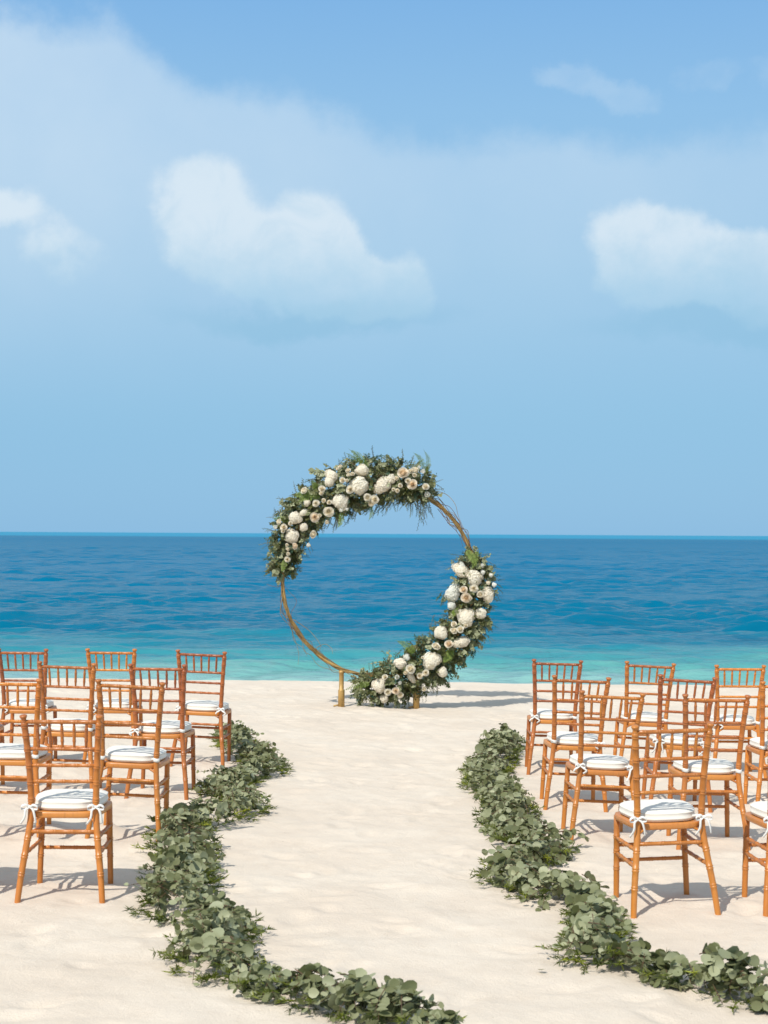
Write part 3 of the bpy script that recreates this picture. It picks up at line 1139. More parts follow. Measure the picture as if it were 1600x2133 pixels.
def garland(pixels, label, seed, nspr):
    r_ = np.random.default_rng(seed)
    ctrl = []
    wid = []
    for px, py, w in pixels:
        p = on_ground(px, py, .05)
        ctrl.append((p.x, p.y))
        wid.append(w / FPX * p.y * .58)
    path = catmull(np.array(ctrl), 10)
    wpath = np.interp(np.arange(len(path)) / 10, np.arange(len(wid)), wid)
    seg = np.linalg.norm(np.diff(path, axis=0), axis=1)
    cum_ = np.concatenate([[0], np.cumsum(seg)])
    L = cum_[-1]
    Lmap = lambda s: np.array([np.interp(s, cum_, path[:, 0]), np.interp(s, cum_, path[:, 1])])
    base_p = Vector((path[len(path) // 2][0], path[len(path) // 2][1], 0))
    base_p.z = gz(base_p.x, base_p.y)
    e = empty('eucalyptus_garland', base_p, label, 'garland', 'leafy garlands along the aisle')
    off = np.array(base_p)
    P_, D_, N_, S_, T_ = [], [], [], [], []
    K_ = []
    stems = []
    lump = lambda s: 1 + .22 * math.sin(s * 5.3 + seed) + .16 * math.sin(s * 11.7 + 2 * seed)
    for q in range(nspr):
        s = r_.uniform(0, L)
        c = Lmap(s)
        t2 = unit(Lmap(min(s + .05, L)) - Lmap(max(s - .05, 0)))
        w = float(np.interp(s, cum_, wpath)) * lump(s)
        lat = r_.uniform(-1.04, 1.04)
        if abs(lat) > .6 and vnoise(s * 1.0, lat * 3 + seed * 3.3, .30, 77) > .15 and r_.random() < .75:
            continue
        nn = np.array([-t2[1], t2[0]])
        p2 = c + nn * lat * w
        hmax = .150 * lump(s * 1.3 + 1) * (w / .105) ** .5
        hh = hmax * max(0, 1 - (abs(lat) / 1.10) ** 3.0) ** .6
        z0 = gz(p2[0], p2[1])
        layer = r_.uniform(.25, 1.0) ** .6
        p2 = c + nn * lat * w * .86
        start = np.array([p2[0], p2[1], z0 + .012 + hh * layer])
        stray = r_.random() < .045
        a_ = r_.normal(0, .95 if not stray else 1.5) + (0 if r_.random() < .7 else math.pi)
        dd = np.array([t2[0] * math.cos(a_) - t2[1] * math.sin(a_), t2[0] * math.sin(a_) + t2[1] * math.cos(a_), r_.normal(.02, .22) + (.25 if stray else 0)])
        outw = np.array([nn[0], nn[1], 0]) * lat
        dd = unit(dd + outw * (.22 if not stray else 1.2) + np.array([0, 0, -.55 * abs(lat) ** 2]))
        nl = int(r_.integers(5, 11))
        ln = r_.uniform(.08, .145) * (1.6 if stray else 1)
        big_ = r_.uniform(.78, 1.22)
        tint0 = np.clip(r_.normal(.50, .24), .02, .98)
        pts = [start]
        bend = r_.normal(0, .18, 3)
        for k in range(5):
            dd = unit(dd + bend * .3 + np.array([0, 0, -.10 if not stray else -.14]))
            nx_ = pts[-1] + dd * ln / 5
            zg = gz(nx_[0], nx_[1]) + .010
            nx_[2] = max(nx_[2], zg)
            pts.append(nx_)
        pts = np.array(pts)
        stems.append(tube(pts - off, np.linspace(.0026, .0010, 6), 4, False))
        kind = 'oval' if r_.random() < .16 else 'round'
        for k in range(nl):
            f = (k + 1) / nl * 5
            i0 = min(int(f), 4)
            pp = pts[i0] + (pts[i0 + 1] - pts[i0]) * (f - i0) if f < 5 else pts[5]
            sd = unit(np.cross(dd, [0, 0, 1]))
            sgn = 1 if k % 2 else -1
            up = np.array([0, 0, 1.0])
            ld = unit(sd * sgn * r_.uniform(.5, 1.2) + dd * r_.uniform(.1, 1.0) + up * r_.uniform(-.35, .55))
            ln_ = unit(up * r_.uniform(.0, 1.0) + r_.normal(0, .75, 3) + outw * 1.1 + np.array([0, -.25, 0]))
            sz = r_.uniform(.0140, .0265) * big_ * (1.05 - .35 * k / nl)
            if pp[2] + ld[2] * sz * 2 < gz(pp[0], pp[1]) + .004:
                ld[2] = abs(ld[2]) * .5
                ld = unit(ld)
            P_.append(pp)
            D_.append(ld)
            N_.append(ln_)
            S_.append(sz)
            T_.append(np.clip(tint0 + r_.normal(0, .14), 0, 1))
            K_.append(kind == 'round')
    P_, D_, N_, S_, T_, K_ = map(np.array, (P_, D_, N_, S_, T_, K_))
    # the leaves that show largest are objects of their own
    view = unit(CAMP - P_)
    hrel = P_[:, 2] - ground_base(P_[:, 0], P_[:, 1])
    score = S_ / np.linalg.norm(CAMP - P_, axis=1) * (np.abs(np.sum(N_ * view, 1)) * .7 + .3) * (.5 + np.clip(hrel / .12, 0, 1))
    score[~K_] *= .2
    inview = (P_[:, 1] > 5.7) & (np.abs(P_[:, 0]) / P_[:, 1] < .235)
    score[~inview] = 0
    order = np.argsort(-score)
    top = order[:300]
    rest = order[300:]
    lift = unit(N_ * np.sign(np.sum(N_ * view, 1))[:, None])
    for i in top:
        me = LEAF_ROUND[min(6, int(T_[i] * 7))]
        place_leaf(me, P_[i] + np.array([0, 0, .008]), D_[i], lift[i], S_[i] * 1.12, e, base_p)
    rr = rest[K_[rest]]
    ro = rest[~K_[rest]]
    o = link('leaves', leaves_mesh('leaves', 'round', P_[rr] - off, D_[rr], N_[rr], S_[rr], T_[rr], M_EUC), e)
    o['kind'] = 'stuff'
    o = link('long_leaves', leaves_mesh('long_leaves', 'oval', P_[ro] - off, D_[ro], N_[ro], S_[ro] * 1.15, T_[ro] * .8, M_EUC), e)
    o['kind'] = 'stuff'
    V_, F_ = merge(stems)
    o = link('stems', py_mesh('stems', V_, F_, M_STEM), e)
    o['kind'] = 'stuff'
    # cedar tips in patches underneath and along the edges
    P_, D_, N_, S_, T_ = [], [], [], [], []
    for q in range(int(L * 60)):
        s = r_.uniform(0, L)
        c = Lmap(s)
        t2 = unit(Lmap(min(s + .05, L)) - Lmap(max(s - .05, 0)))
        nn = np.array([-t2[1], t2[0]])
        w = float(np.interp(s, cum_, wpath)) * lump(s)
        lat = r_.choice([-1, 1]) * r_.uniform(.45, 1.25) ** .6
        if vnoise(s * 1.0, lat * 3 + seed * 3.3, .30, 77) < -.05 and r_.random() < .6:
            continue
        p2 = c + nn * lat * w
        z0 = gz(p2[0], p2[1])
        outw = np.array([nn[0], nn[1], 0]) * lat
        st = np.array([p2[0], p2[1], z0 + .010 + .10 * max(0, 1.15 - abs(lat)) ** .5 * r_.uniform(.1, 1.0)])
        dd = unit(outw * .9 + np.array([t2[0], t2[1], 0]) * r_.normal(0, .8) + np.array([0, 0, r_.uniform(-.1, .35)]))
        tone = np.clip(r_.normal(.42, .2) + .25 * vnoise(s, seed, .5, 78), 0, 1)
        ln = r_.uniform(.06, .12)
        for k in range(34):
            f = r_.uniform(0, 1)
            pp = st + dd * ln * f
            pp[2] = max(pp[2], gz(pp[0], pp[1]) + .004)
            ld = unit(dd * r_.uniform(.3, 1.2) + r_.normal(0, .55, 3) * np.array([1, 1, .6]) + np.array([0, 0, .12]))
            P_.append(pp)
            D_.append(ld)
            N_.append(unit(r_.normal(0, 1, 3) + np.array([0, 0, .8])))
            S_.append(r_.uniform(.010, .021))
            T_.append(np.clip(tone + r_.normal(0, .15), 0, 1))
    P_, D_, N_, S_, T_ = map(np.array, (P_, D_, N_, S_, T_))
    TEMPL['sliver'] = (np.array([(-.11, 0, 0), (.11, 0, 0), (.13, 1.0, .02), (0, 2, -.1), (-.13, 1.0, .02)]), np.array([(0, 1, 2), (0, 2, 4), (2, 3, 4)]))
    o = link('cedar_foliage', leaves_mesh('cedar_foliage', 'sliver', P_ - off, D_, N_, S_, T_, M_MOSS), e)
    o['kind'] = 'stuff'
    return e


garland([(478, 1528, 42), (510, 1560, 50), (555, 1594, 44), (505, 1616, 46), (470, 1640, 56), (512, 1678, 54), (440, 1700, 62), (378, 1728, 70), (388, 1772, 80), (388, 1812, 85), (362, 1852, 74),
         (372, 1888, 72), (455, 1908, 78), (452, 1948, 92), (430, 1985, 84), (500, 2020, 74), (590, 2050, 72), (680, 2072, 72), (770, 2100, 72), (850, 2122, 70), (925, 2138, 50)],
        'long eucalyptus garland snaking along the left side of the aisle beside the left chairs', 3, 1000)
garland([(1042, 1535, 36), (1050, 1562, 46), (1018, 1592, 50), (1012, 1620, 44), (1035, 1648, 58), (1062, 1680, 62), (1048, 1712, 55), (1085, 1740, 60), (1150, 1770, 52), (1100, 1788, 66), (1058, 1808, 62),
         (1095, 1832, 68), (1155, 1854, 72), (1205, 1880, 72), (1240, 1912, 60), (1235, 1948, 58), (1225, 1978, 62), (1290, 1998, 62), (1380, 2018, 64), (1470, 2040, 66), (1560, 2062, 68), (1660, 2085, 68)],
        'long eucalyptus garland winding along the right side of the aisle beside the right chairs', 5, 1000)


# ------------------------------------------------------------------ the round arch
AY = 17.6
A0 = at_depth(789, 1208, AY)
SC = FPX / AY
RR = 200 / SC
arch_base = Vector((A0.x, AY, gz(A0.x, AY)))
arch = empty('round_arch', arch_base, 'round golden arch wrapped in dry vines, standing on two short posts before the sea', 'arch')
off = np.array(arch_base)
ringp = np.array([(A0.x + RR * math.cos(t), AY, A0.z + RR * math.sin(t)) for t in np.linspace(0, 2 * math.pi, 97)])
link('ring', py_mesh('ring', *tube(ringp - off, .0135, 10, False), M_GOLD), arch)


def arch_post(px, pyt, pyb):
    t = at_depth(px, pyt, AY)
    b_ = at_depth(px, pyb, AY)
    zb = gz(b_.x, AY) - .03
    x = b_.x
    zt = t.z
    zm = zb + (zt - zb) * .50
    prof = [(zb, .036), (zm - .01, .036), (zm, .0355), (zm + .004, .0265), (zt - .035, .0260), (zt - .033, .030), (zt - .006, .030), (zt - .004, .020), (zt, .018)]
    v, f = tube([(x - off[0], 0, z - off[2]) for z, _ in prof], [r_ for _, r_ in prof], 20)
    o = link('post', py_mesh('post', v, f, M_GOLD), arch)
    # the little peg driven in beside the post
    g = gz(x - .1, AY)
    v, f = tube([(x - .085 - off[0], -.01, g - off[2] + .002), (x - .080 - off[0], -.01, g - off[2] + .010), (x - .03 - off[0], 0, g - off[2] + .018)], [.004, .009, .009], 10)
    link('peg', py_mesh('peg', v, f, M_GOLD), arch)


arch_post(711, 1396, 1478)
arch_post(867, 1402, 1484)

vr = np.random.default_rng(8)


def vine(t0, t1, amp, rad, mat, loose=0.0, name='vine'):
    n = max(10, int(abs(t1 - t0) * 16))
    ts = np.linspace(t0, t1, n)
    tw = vr.uniform(4, 9) * vr.choice([-1, 1])
    ph = vr.uniform(0, 6.28)
    wob_ = vr.normal(0, 1, (n, 2))
    wob_ = np.cumsum(wob_, 0)
    wob_ -= np.linspace(0, 1, n)[:, None] * wob_[-1]
    wob_ /= (np.abs(wob_).max() + 1e-6)
    pts = []
    for i, t in enumerate(ts):
        a_ = amp * (1 + .4 * math.sin(3 * t + ph))
        env = max(0.0, math.sin(math.pi * i / (n - 1))) ** .6
        dr = a_ * math.cos(tw * t + ph) + loose * env * wob_[i, 0]
        dy = a_ * math.sin(tw * t + ph) + loose * .6 * env * wob_[i, 1]
        pts.append((A0.x + (RR + dr) * math.cos(t), AY + dy, A0.z + (RR + dr) * math.sin(t)))
    q = catmull(pts, 3) - off
    m_ = len(q)
    link(name, py_mesh('vine', *tube(q, rad * (1 - .55 * np.linspace(-1, 1, m_) ** 4), 5), mat), arch)


for k in range(9):
    vine(R(170) + vr.uniform(-.1, .1), R(275) + vr.uniform(-.1, .1), vr.uniform(.012, .024), vr.uniform(.0045, .0075), M_VINE)
    vine(R(68) - vr.uniform(-.1, .1), R(12) - vr.uniform(-.1, .1), vr.uniform(.012, .024), vr.uniform(.004, .007), M_VINE)
for k in range(10):
    a0 = R(vr.uniform(180, 215))
    vine(a0, a0 + R(vr.uniform(25, 60)), .012, vr.uniform(.0022, .0034), M_VINE if k % 2 else M_VINE_R, vr.uniform(.05, .15), 'loose_twig')
for k in range(10):
    a0 = R(vr.uniform(10, 30))
    vine(a0, a0 + R(vr.uniform(20, 40)), .012, vr.uniform(.0022, .0034), M_VINE_R if k % 3 else M_VINE, vr.uniform(.03, .09), 'loose_twig')
# long wild twigs springing off the left of the ring
for pxs in ([(600, 1265), (607, 1300), (613, 1335), (632, 1350), (640, 1368)], [(590, 1235), (585, 1270), (598, 1290), (612, 1325), (622, 1360), (621, 1385)],
            [(611, 1290), (640, 1310), (655, 1325), (668, 1345), (663, 1360)], [(650, 1355), (675, 1342), (690, 1350), (693, 1362)], [(588, 1215), (578, 1223), (555, 1217)],
            [(735, 1405), (745, 1414), (770, 1412)], [(709, 1394), (735, 1408), (752, 1410)], [(592, 1230), (584, 1275), (600, 1300), (618, 1318)],
            [(903, 1025), (925, 1050), (945, 1078), (965, 1100), (975, 1120)], [(905, 1022), (930, 1030), (948, 1050), (955, 1075), (970, 1110)], [(912, 1060), (935, 1090), (955, 1112), (965, 1140)]):
    q = catmull([tuple(at_depth(px, py, AY + vr.uniform(-.06, .06))) for px, py in pxs], 6) - off
    link('loose_twig', py_mesh('vine', *tube(q, np.linspace(.0036, .0016, len(q)), 5), M_VINE_R if vr.random() < .5 else M_VINE), arch)


# ------------------------------------------------------------------ flowers
def hydrangea_mesh(seed):
    """a head of four-petalled florets on an uneven dome; faces +Z"""
    r_ = np.random.default_rng(seed)
    V_, F_, T_ = [], [], []
    n = 260
    ga = math.pi * (3 - math.sqrt(5))
    ph = r_.uniform(0, 6.28, 4)

    def lump(d):
        return 1 + .14 * math.sin(3.1 * d[0] + ph[0]) + .13 * math.sin(3.7 * d[1] + ph[1]) + .05 * math.sin(8 * d[0] + 7 * d[1] + ph[2])

    for i in range(n):
        z = 1 - 1.88 * (i + .5) / n
        rad = math.sqrt(max(0, 1 - z * z))
        d = unit(np.array([rad * math.cos(ga * i), rad * math.sin(ga * i), z]) + r_.normal(0, .035, 3))
        c = d * lump(d) * (1 + r_.normal(0, .022))
        ref = unit(r_.normal(0, 1, 3))
        nd = unit(d + r_.normal(0, .14, 3))
        u = unit(np.cross(nd, ref))
        w = np.cross(nd, u)
        s = r_.uniform(.135, .175)
        tn = r_.uniform(0, .35)
        for k in range(4):
            a_ = k * math.pi / 2
            pd = u * math.cos(a_) + w * math.sin(a_)
            pq = -u * math.sin(a_) + w * math.cos(a_)
            b_ = len(V_)
            V_ += [c - nd * .03, c + pd * s * .55 + pq * s * .50 + nd * .02, c + pd * s * 1.05 + nd * r_.uniform(-.01, .05), c + pd * s * .55 - pq * s * .50 + nd * .02]
            F_ += [(b_, b_ + 1, b_ + 2, b_ + 3)]
            T_ += [.75, tn, tn * .6, tn]
    m, rows = 14, 10
    b_ = len(V_)
    for i in range(rows + 1):
        th = math.pi * i / rows
        for j in range(m):
            a_ = 2 * math.pi * j / m
            d = np.array([math.sin(th) * math.cos(a_), math.sin(th) * math.sin(a_), math.cos(th)])
            V_.append(d * lump(d) * .925)
            T_.append(.8)
    for i in range(rows):
        for j in range(m):
            F_.append((b_ + i * m + j, b_ + (i + 1) * m + j, b_ + (i + 1) * m + (j + 1) % m, b_ + i * m + (j + 1) % m))
    return V_, F_, T_


def rose_mesh(seed, openness=1.0):
    """cupped petals in a spiral; the flower looks along +Z"""
    r_ = np.random.default_rng(seed)
    V_, F_, T_ = [], [], []
    n = 26
    ga = math.pi * (3 - math.sqrt(5))
    for i in range(n):
        f = i / (n - 1)
        a0 = ga * i + r_.normal(0, .1)
        Rt = (.10 + .92 * f ** .9) * (.5 + .5 * openness)          # where the petal's lip stands
        zt = .80 - .78 * f ** 1.7
        span = 2.6 - 1.1 * f
        b_ = len(V_)
        nu, nv = 6, 5
        for u in range(nu):
            a_ = a0 + span * (u / (nu - 1) - .5)
            e_ = abs(u / (nu - 1) - .5) * 2
            for v in range(nv):
                g = v / (nv - 1)
                rr_ = Rt * (.25 + .75 * g ** .55) * (1 - .05 * e_) + (.05 * f if v == nv - 1 else 0)
                zz = -.35 + (zt + .35) * (g ** 1.15) * (1 - .12 * e_ ** 2) - (.05 * f if v == nv - 1 else 0) + .02 * math.sin(6 * a_ + i)
                V_.append((rr_ * math.cos(a_), rr_ * math.sin(a_), zz))
                T_.append(max(0, 1 - 1.5 * f) + (.35 if v < 3 else 0))
        for u in range(nu - 1):
            for v in range(nv - 1):
                q = b_ + u * nv + v
                F_.append((q, q + nv, q + nv + 1, q + 1))
    return V_, F_, T_


def fmesh(name, data, mat):
    V_, F_, T_ = data
    return np_mesh(name, np.array(V_), np.array(F_), mat, True, np.clip(T_, 0, 1))


HYD = [fmesh('hydrangea', hydrangea_mesh(i), M_HYD) for i in range(4)]
HYDW = [fmesh('hydrangea', hydrangea_mesh(i + 9), M_HYDW) for i in range(2)]
ROSES = [fmesh('rose', rose_mesh(i), M_ROSE) for i in range(3)]
PEACH = [fmesh('rose', rose_mesh(i + 5, 1.1), M_PEACH) for i in range(2)]
BUDS = [fmesh('rose_bud', rose_mesh(i + 15, .42), M_ROSE) for i in range(2)]
BUDW = [fmesh('tulip', rose_mesh(i + 25, .38), M_HYDW) for i in range(2)]


def put(name, me, pos, facing, size, parent, spin=0.0, squash=(1, 1, 1)):
    q = Vector(facing).normalized().to_track_quat('Z', 'Y')
    o = bpy.data.objects.new(name, me)
    col.objects.link(o)
    o.parent = parent
    o.matrix_local = (Matrix.Translation(Vector(pos) - parent.location) @ q.to_matrix().to_4x4() @ Matrix.Rotation(spin, 4, 'Z')
                      @ Matrix.Diagonal((size * squash[0], size * squash[1], size * squash[2], 1)))
    return o


def fern_mesh(pts, w0, mat_seed):
    """a frond along pts with tapering pinnae on both sides"""
    r_ = np.random.default_rng(mat_seed)
    q = catmull(pts, 9)
    n = len(q)
    tan = unit(np.gradient(q, axis=0))
    face = np.array([0, -1.0, .25])
    V_, F_ = tube(q, np.linspace(.003, .001, n), 4)
    V_ = list(V_)
    T_ = [.2] * len(V_)
    F_ = [f for f in F_]
    m = 22
    for k in range(m):
        f = (k + .5) / m
        i = min(n - 1, int(f * (n - 1)))
        w = w0 * max(0.0, math.sin(math.pi * min(1, .12 + f * .93))) ** .7 * (1.1 - .55 * f)
        for sgn in (-1, 1):
            sd = unit(np.cross(tan[i], face)) * sgn
            d = unit(sd + tan[i] * .35 + r_.normal(0, .08, 3))
            tip = q[i] + d * w + np.array([0, 0, -.15 * w])
            wd = tan[i] * w0 * .10
            b_ = len(V_)
            V_ += [q[i] - wd * .6, q[i] + wd * .6, q[i] + d * w * .55 + wd * .8, tip, q[i] + d * w * .55 - wd * .8]
            tt = r_.uniform(.3, .9)
            T_ += [tt * .6, tt * .6, tt, tt, tt]
            F_ += [(b_, b_ + 1, b_ + 2, b_ + 4), (b_ + 2, b_ + 3, b_ + 4)]
    me = py_mesh('fern_frond', V_, F_, M_FERN)
    a_ = me.attributes.new('tint', 'FLOAT', 'POINT')
    a_.data.foreach_set('value', np.array(T_, np.float32))
    return me


def sprig(acc, start, d, ln, nl, size, r_, tint, droop=.25, spread=1.0, stem_acc=None, off_=None):
    """add leaves of one sprig to an accumulator"""
    pts = [np.array(start, float)]
    d = unit(np.array(d, float))
    bend = r_.normal(0, .25, 3)
    for k in range(6):
        d = unit(d + bend * .22 + np.array([0, 0, -droop * .35]))
        pts.append(pts[-1] + d * ln / 6)
    pts = np.array(pts)
    if stem_acc is not None:
        stem_acc.append(tube(pts - off_, np.linspace(.0022, .0010, 7), 4, False))
    for k in range(nl):
        f = (k + .8) / nl * 6
        i0 = min(int(f), 5)
        pp = pts[i0] + (pts[i0 + 1] - pts[i0]) * min(f - i0, 1)
        ref = np.array([0, -1.0, .4]) + r_.normal(0, .35, 3)
        sd = unit(np.cross(d, ref)) * (1 if k % 2 else -1)
        acc[0].append(pp)
        acc[1].append(unit(sd * r_.uniform(.5, 1.1) * spread + d * r_.uniform(.5, 1.1)))
        acc[2].append(unit(ref + np.array([0, 0, .5]) + r_.normal(0, .45, 3)))
        acc[3].append(size * r_.uniform(.75, 1.25) * (1.08 - .4 * k / nl))
        acc[4].append(np.clip(tint + r_.normal(0, .12), 0, 1))
    return pts


def swag(band, hyd, rose, ferns, wisps_, sprigs, label, seed):
    r_ = np.random.default_rng(seed)
    mid = band[len(band) // 2]
    mp = at_depth(mid[0], mid[1], AY)
    e = empty('flower_swag', mp, label, 'flower arrangement', 'flower arrangements tied on the round arch')
    off_ = np.array(mp)
    B = np.array(band, float)
    path = catmull(B[:, :2], 10)
    hw = np.interp(np.arange(len(path)) / 10, np.arange(len(B)), B[:, 2])
    accs = {k: ([], [], [], [], []) for k in ('green', 'euc', 'teal', 'lance')}
    stems = []
    cen = np.array([A0.x, AY, A0.z])

    def world(px, py, dy):
        return np.array(at_depth(px, py, AY + dy))

    def bandinfo(px, py):
        dist = np.hypot(path[:, 0] - px, path[:, 1] - py)
        i = int(np.argmin(dist))
        return dist[i] / max(hw[i], 1), hw[i], (np.array([px, py]) - path[i])

    npts = len(path)
    wgt = hw / hw.sum()
    for q in range(1900):
        i = r_.choice(npts, p=wgt)
        h = hw[i]
        tang = unit(path[min(i + 1, npts - 1)] - path[max(i - 1, 0)])
        nr = np.array([-tang[1], tang[0]])
        u = r_.uniform(-1, 1)
        v = r_.uniform(-1, 1)
        if u * u + v * v > 1:
            continue
        px, py = path[i] + nr * u * h * .78
        depth = v * h * .62 / SC
        p = world(px, py, depth)
        radial = unit(np.array([nr[0], 0, -nr[1]])) * u
        t3 = np.array([tang[0], 0, -tang[1]])
        d = unit(radial * .9 + t3 * r_.normal(0, .7) + np.array([0, v * .9 - .25, 0]) + r_.normal(0, .35, 3))
        kind = r_.choice(['green', 'euc', 'teal', 'lance'], p=[.33, .33, .14, .20])
        sz = {'green': .0165, 'euc': .0195, 'teal': .017, 'lance': .016}[kind]
        tint = np.clip(r_.normal(.40, .27), 0, 1)
        sprig(accs[kind], p, d, r_.uniform(.07, .15), int(r_.integers(8, 14)), sz, r_, tint, .2, 1.0, stems, off_)
    # loose wisps springing off both edges
    for q in range(80):
        i = r_.integers(2, npts - 2)
        tang = unit(path[i + 1] - path[i - 1])
        nr = np.array([-tang[1], tang[0]]) * r_.choice([-1, 1])
        px, py = path[i] + nr * hw[i] * .75
        p = world(px, py, r_.uniform(-.12, .1))
        d = unit(np.array([nr[0], 0, -nr[1]]) + np.array([tang[0], 0, -tang[1]]) * r_.normal(0, .8) + r_.normal(0, .2, 3))
        sprig(accs[r_.choice(['teal', 'lance', 'green'])], p, d, r_.uniform(.12, .20), 14, .0115, r_, r_.uniform(.2, .9), .35, .7, stems, off_)
    # hanging wisps
    for (x0, y0, x1, y1, w, n) in wisps_:
        for k in range(n):
            a_ = r_.uniform(-1, 1)
            st = world(x0 + a_ * w, y0 + r_.uniform(-6, 6), r_.uniform(-.12, .12))
            en = world(x1 + a_ * w * .8, y1 - abs(a_) * abs(y1 - y0) * .35 + r_.uniform(-5, 5), r_.uniform(-.12, .12))
            dv = en - st
            sprig(accs['teal' if r_.random() < .6 else 'lance'], st, dv, np.linalg.norm(dv) * r_.uniform(.6, 1.05), 18, .0105, r_, r_.uniform(.25, .8), .12, .6, stems, off_)
    balls = []
    for (px, py, rr_, sq, white_) in hyd:
        u, h, dv = bandinfo(px, py)
        u = min(u, 1)
        s = rr_ / SC
        balls.append((world(px, py, -(h * .62 / SC) * math.sqrt(1 - u * u * .85) + s * .25 - .03), s * 1.0))
    for (px, py, rr_, kind) in rose:
        u, h, dv = bandinfo(px, py)
        u = min(u, 1.1)
        balls.append((world(px, py, -(h * .62 / SC) * math.sqrt(max(0, 1 - u * u * .7)) - .085), rr_ / SC * .9))
    for key in accs:
        A = [np.array(x) for x in accs[key]]
        keep = np.ones(len(A[0]), bool)
        for c_, r0 in balls:
            q_ = A[0] + A[1] * A[3][:, None]
            dxz = np.hypot(q_[:, 0] - c_[0], q_[:, 2] - c_[2])
            hit = (np.linalg.norm(q_ - c_, axis=1) < r0 + .012) | ((dxz < r0 * .8) & (q_[:, 1] < c_[1]) & (r_.random(len(q_)) < .80))
            keep &= ~hit
        accs[key] = tuple(x[keep] for x in A)
    for key, kind, mat in (('green', 'oval', M_GREEN), ('euc', 'round', M_EUC), ('teal', 'oval', M_TEAL), ('lance', 'lance', M_GREEN)):
        A = [np.array(x) for x in accs[key]]
        o = link({'green': 'foliage', 'euc': 'eucalyptus_leaves', 'teal': 'cool_green_leaves', 'lance': 'narrow_leaves'}[key],
                 leaves_mesh('foliage', kind, A[0] - off_, A[1], A[2], A[3], A[4], mat), e)
        o['kind'] = 'stuff'
    # single eye-catching sprigs, each a part
    for (x0, y0, x1, y1, kind, n, sz, tint) in sprigs:
        acc = ([], [], [], [], [])
        st = world(x0, y0, -.10)
        en = world(x1, y1, r_.uniform(-.16, -.04))
        dv = en - st
        sa = []
        sprig(acc, st, dv, np.linalg.norm(dv), n, sz, r_, tint, .10, 1.0, sa, off_)
        A = [np.array(x) for x in acc]
        mats = {'round': M_EUC, 'oval': M_GREEN, 'teal': M_TEAL, 'lance': M_GREEN}
        me = leaves_mesh('sprig', 'oval' if kind == 'teal' else kind, A[0] - off_, A[1], A[2], A[3], A[4], mats[kind])
        o = link('leaf_sprig', me, e)
        so = link('sprig_stem', py_mesh('sprig_stem', *merge(sa), M_STEM), o)
    o = link('stems', py_mesh('stems', *merge(stems), M_STEM), e)
    o['kind'] = 'stuff'

    for k, (px, py, rr_, sq, white_) in enumerate(hyd):
        u, h, dv = bandinfo(px, py)
        u = min(u, 1)
        s = rr_ / SC
        dy = -(h * .62 / SC) * math.sqrt(1 - u * u * .85) + s * .25 - .03
        p = world(px, py, dy)
        face = np.array([dv[0] / h * .8, -1.0, -dv[1] / h * .8 + .25])
        put('hydrangea', (HYDW if white_ else HYD)[k % (2 if white_ else 4)], p, face, s * .90 * r_.uniform(.94, 1.06), e, r_.uniform(0, 6), (1, sq, .82))
    for k, (px, py, rr_, kind) in enumerate(rose):
        u, h, dv = bandinfo(px, py)
        u = min(u, 1.1)
        s = rr_ / SC
        dy = -(h * .62 / SC) * math.sqrt(max(0, 1 - u * u * .7)) - .085
        p = world(px, py, dy)
        face = unit(np.array([dv[0] / h * .8, -1.0, -dv[1] / h * .7 + .2]) + r_.normal(0, .22, 3))
        if kind == 'b':
            put('rose_bud', BUDS[k % 2], p, face, s * 1.45, e, r_.uniform(0, 6))
        elif kind == 'w':
            put('tulip', BUDW[k % 2], p, unit(face + np.array([dv[0] / h, 0.3, -dv[1] / h]) * .8), s * 1.5, e, r_.uniform(0, 6))
        elif kind == 'p':
            put('rose', PEACH[k % 2], p, face, s * 1.15, e, r_.uniform(0, 6))
        else:
            put('rose', ROSES[k % 3], p, face, s * 1.2, e, r_.uniform(0, 6))
    for k, (pts, w) in enumerate(ferns):
        P3 = [world(px, py, -.14 - .03 * j) for j, (px, py) in enumerate(pts)]
        me = fern_mesh(np.array(P3) - off_, w / SC, seed + k)
        link('fern_frond', me, e)
    return e


def U(x, y):          # scale the close-up measures back to the photograph
    return 540 + x / 4.324, 920 + y / 4.324


def Lw(x, y):
    return 690 + x / 4.444, 1120 + y / 4.444


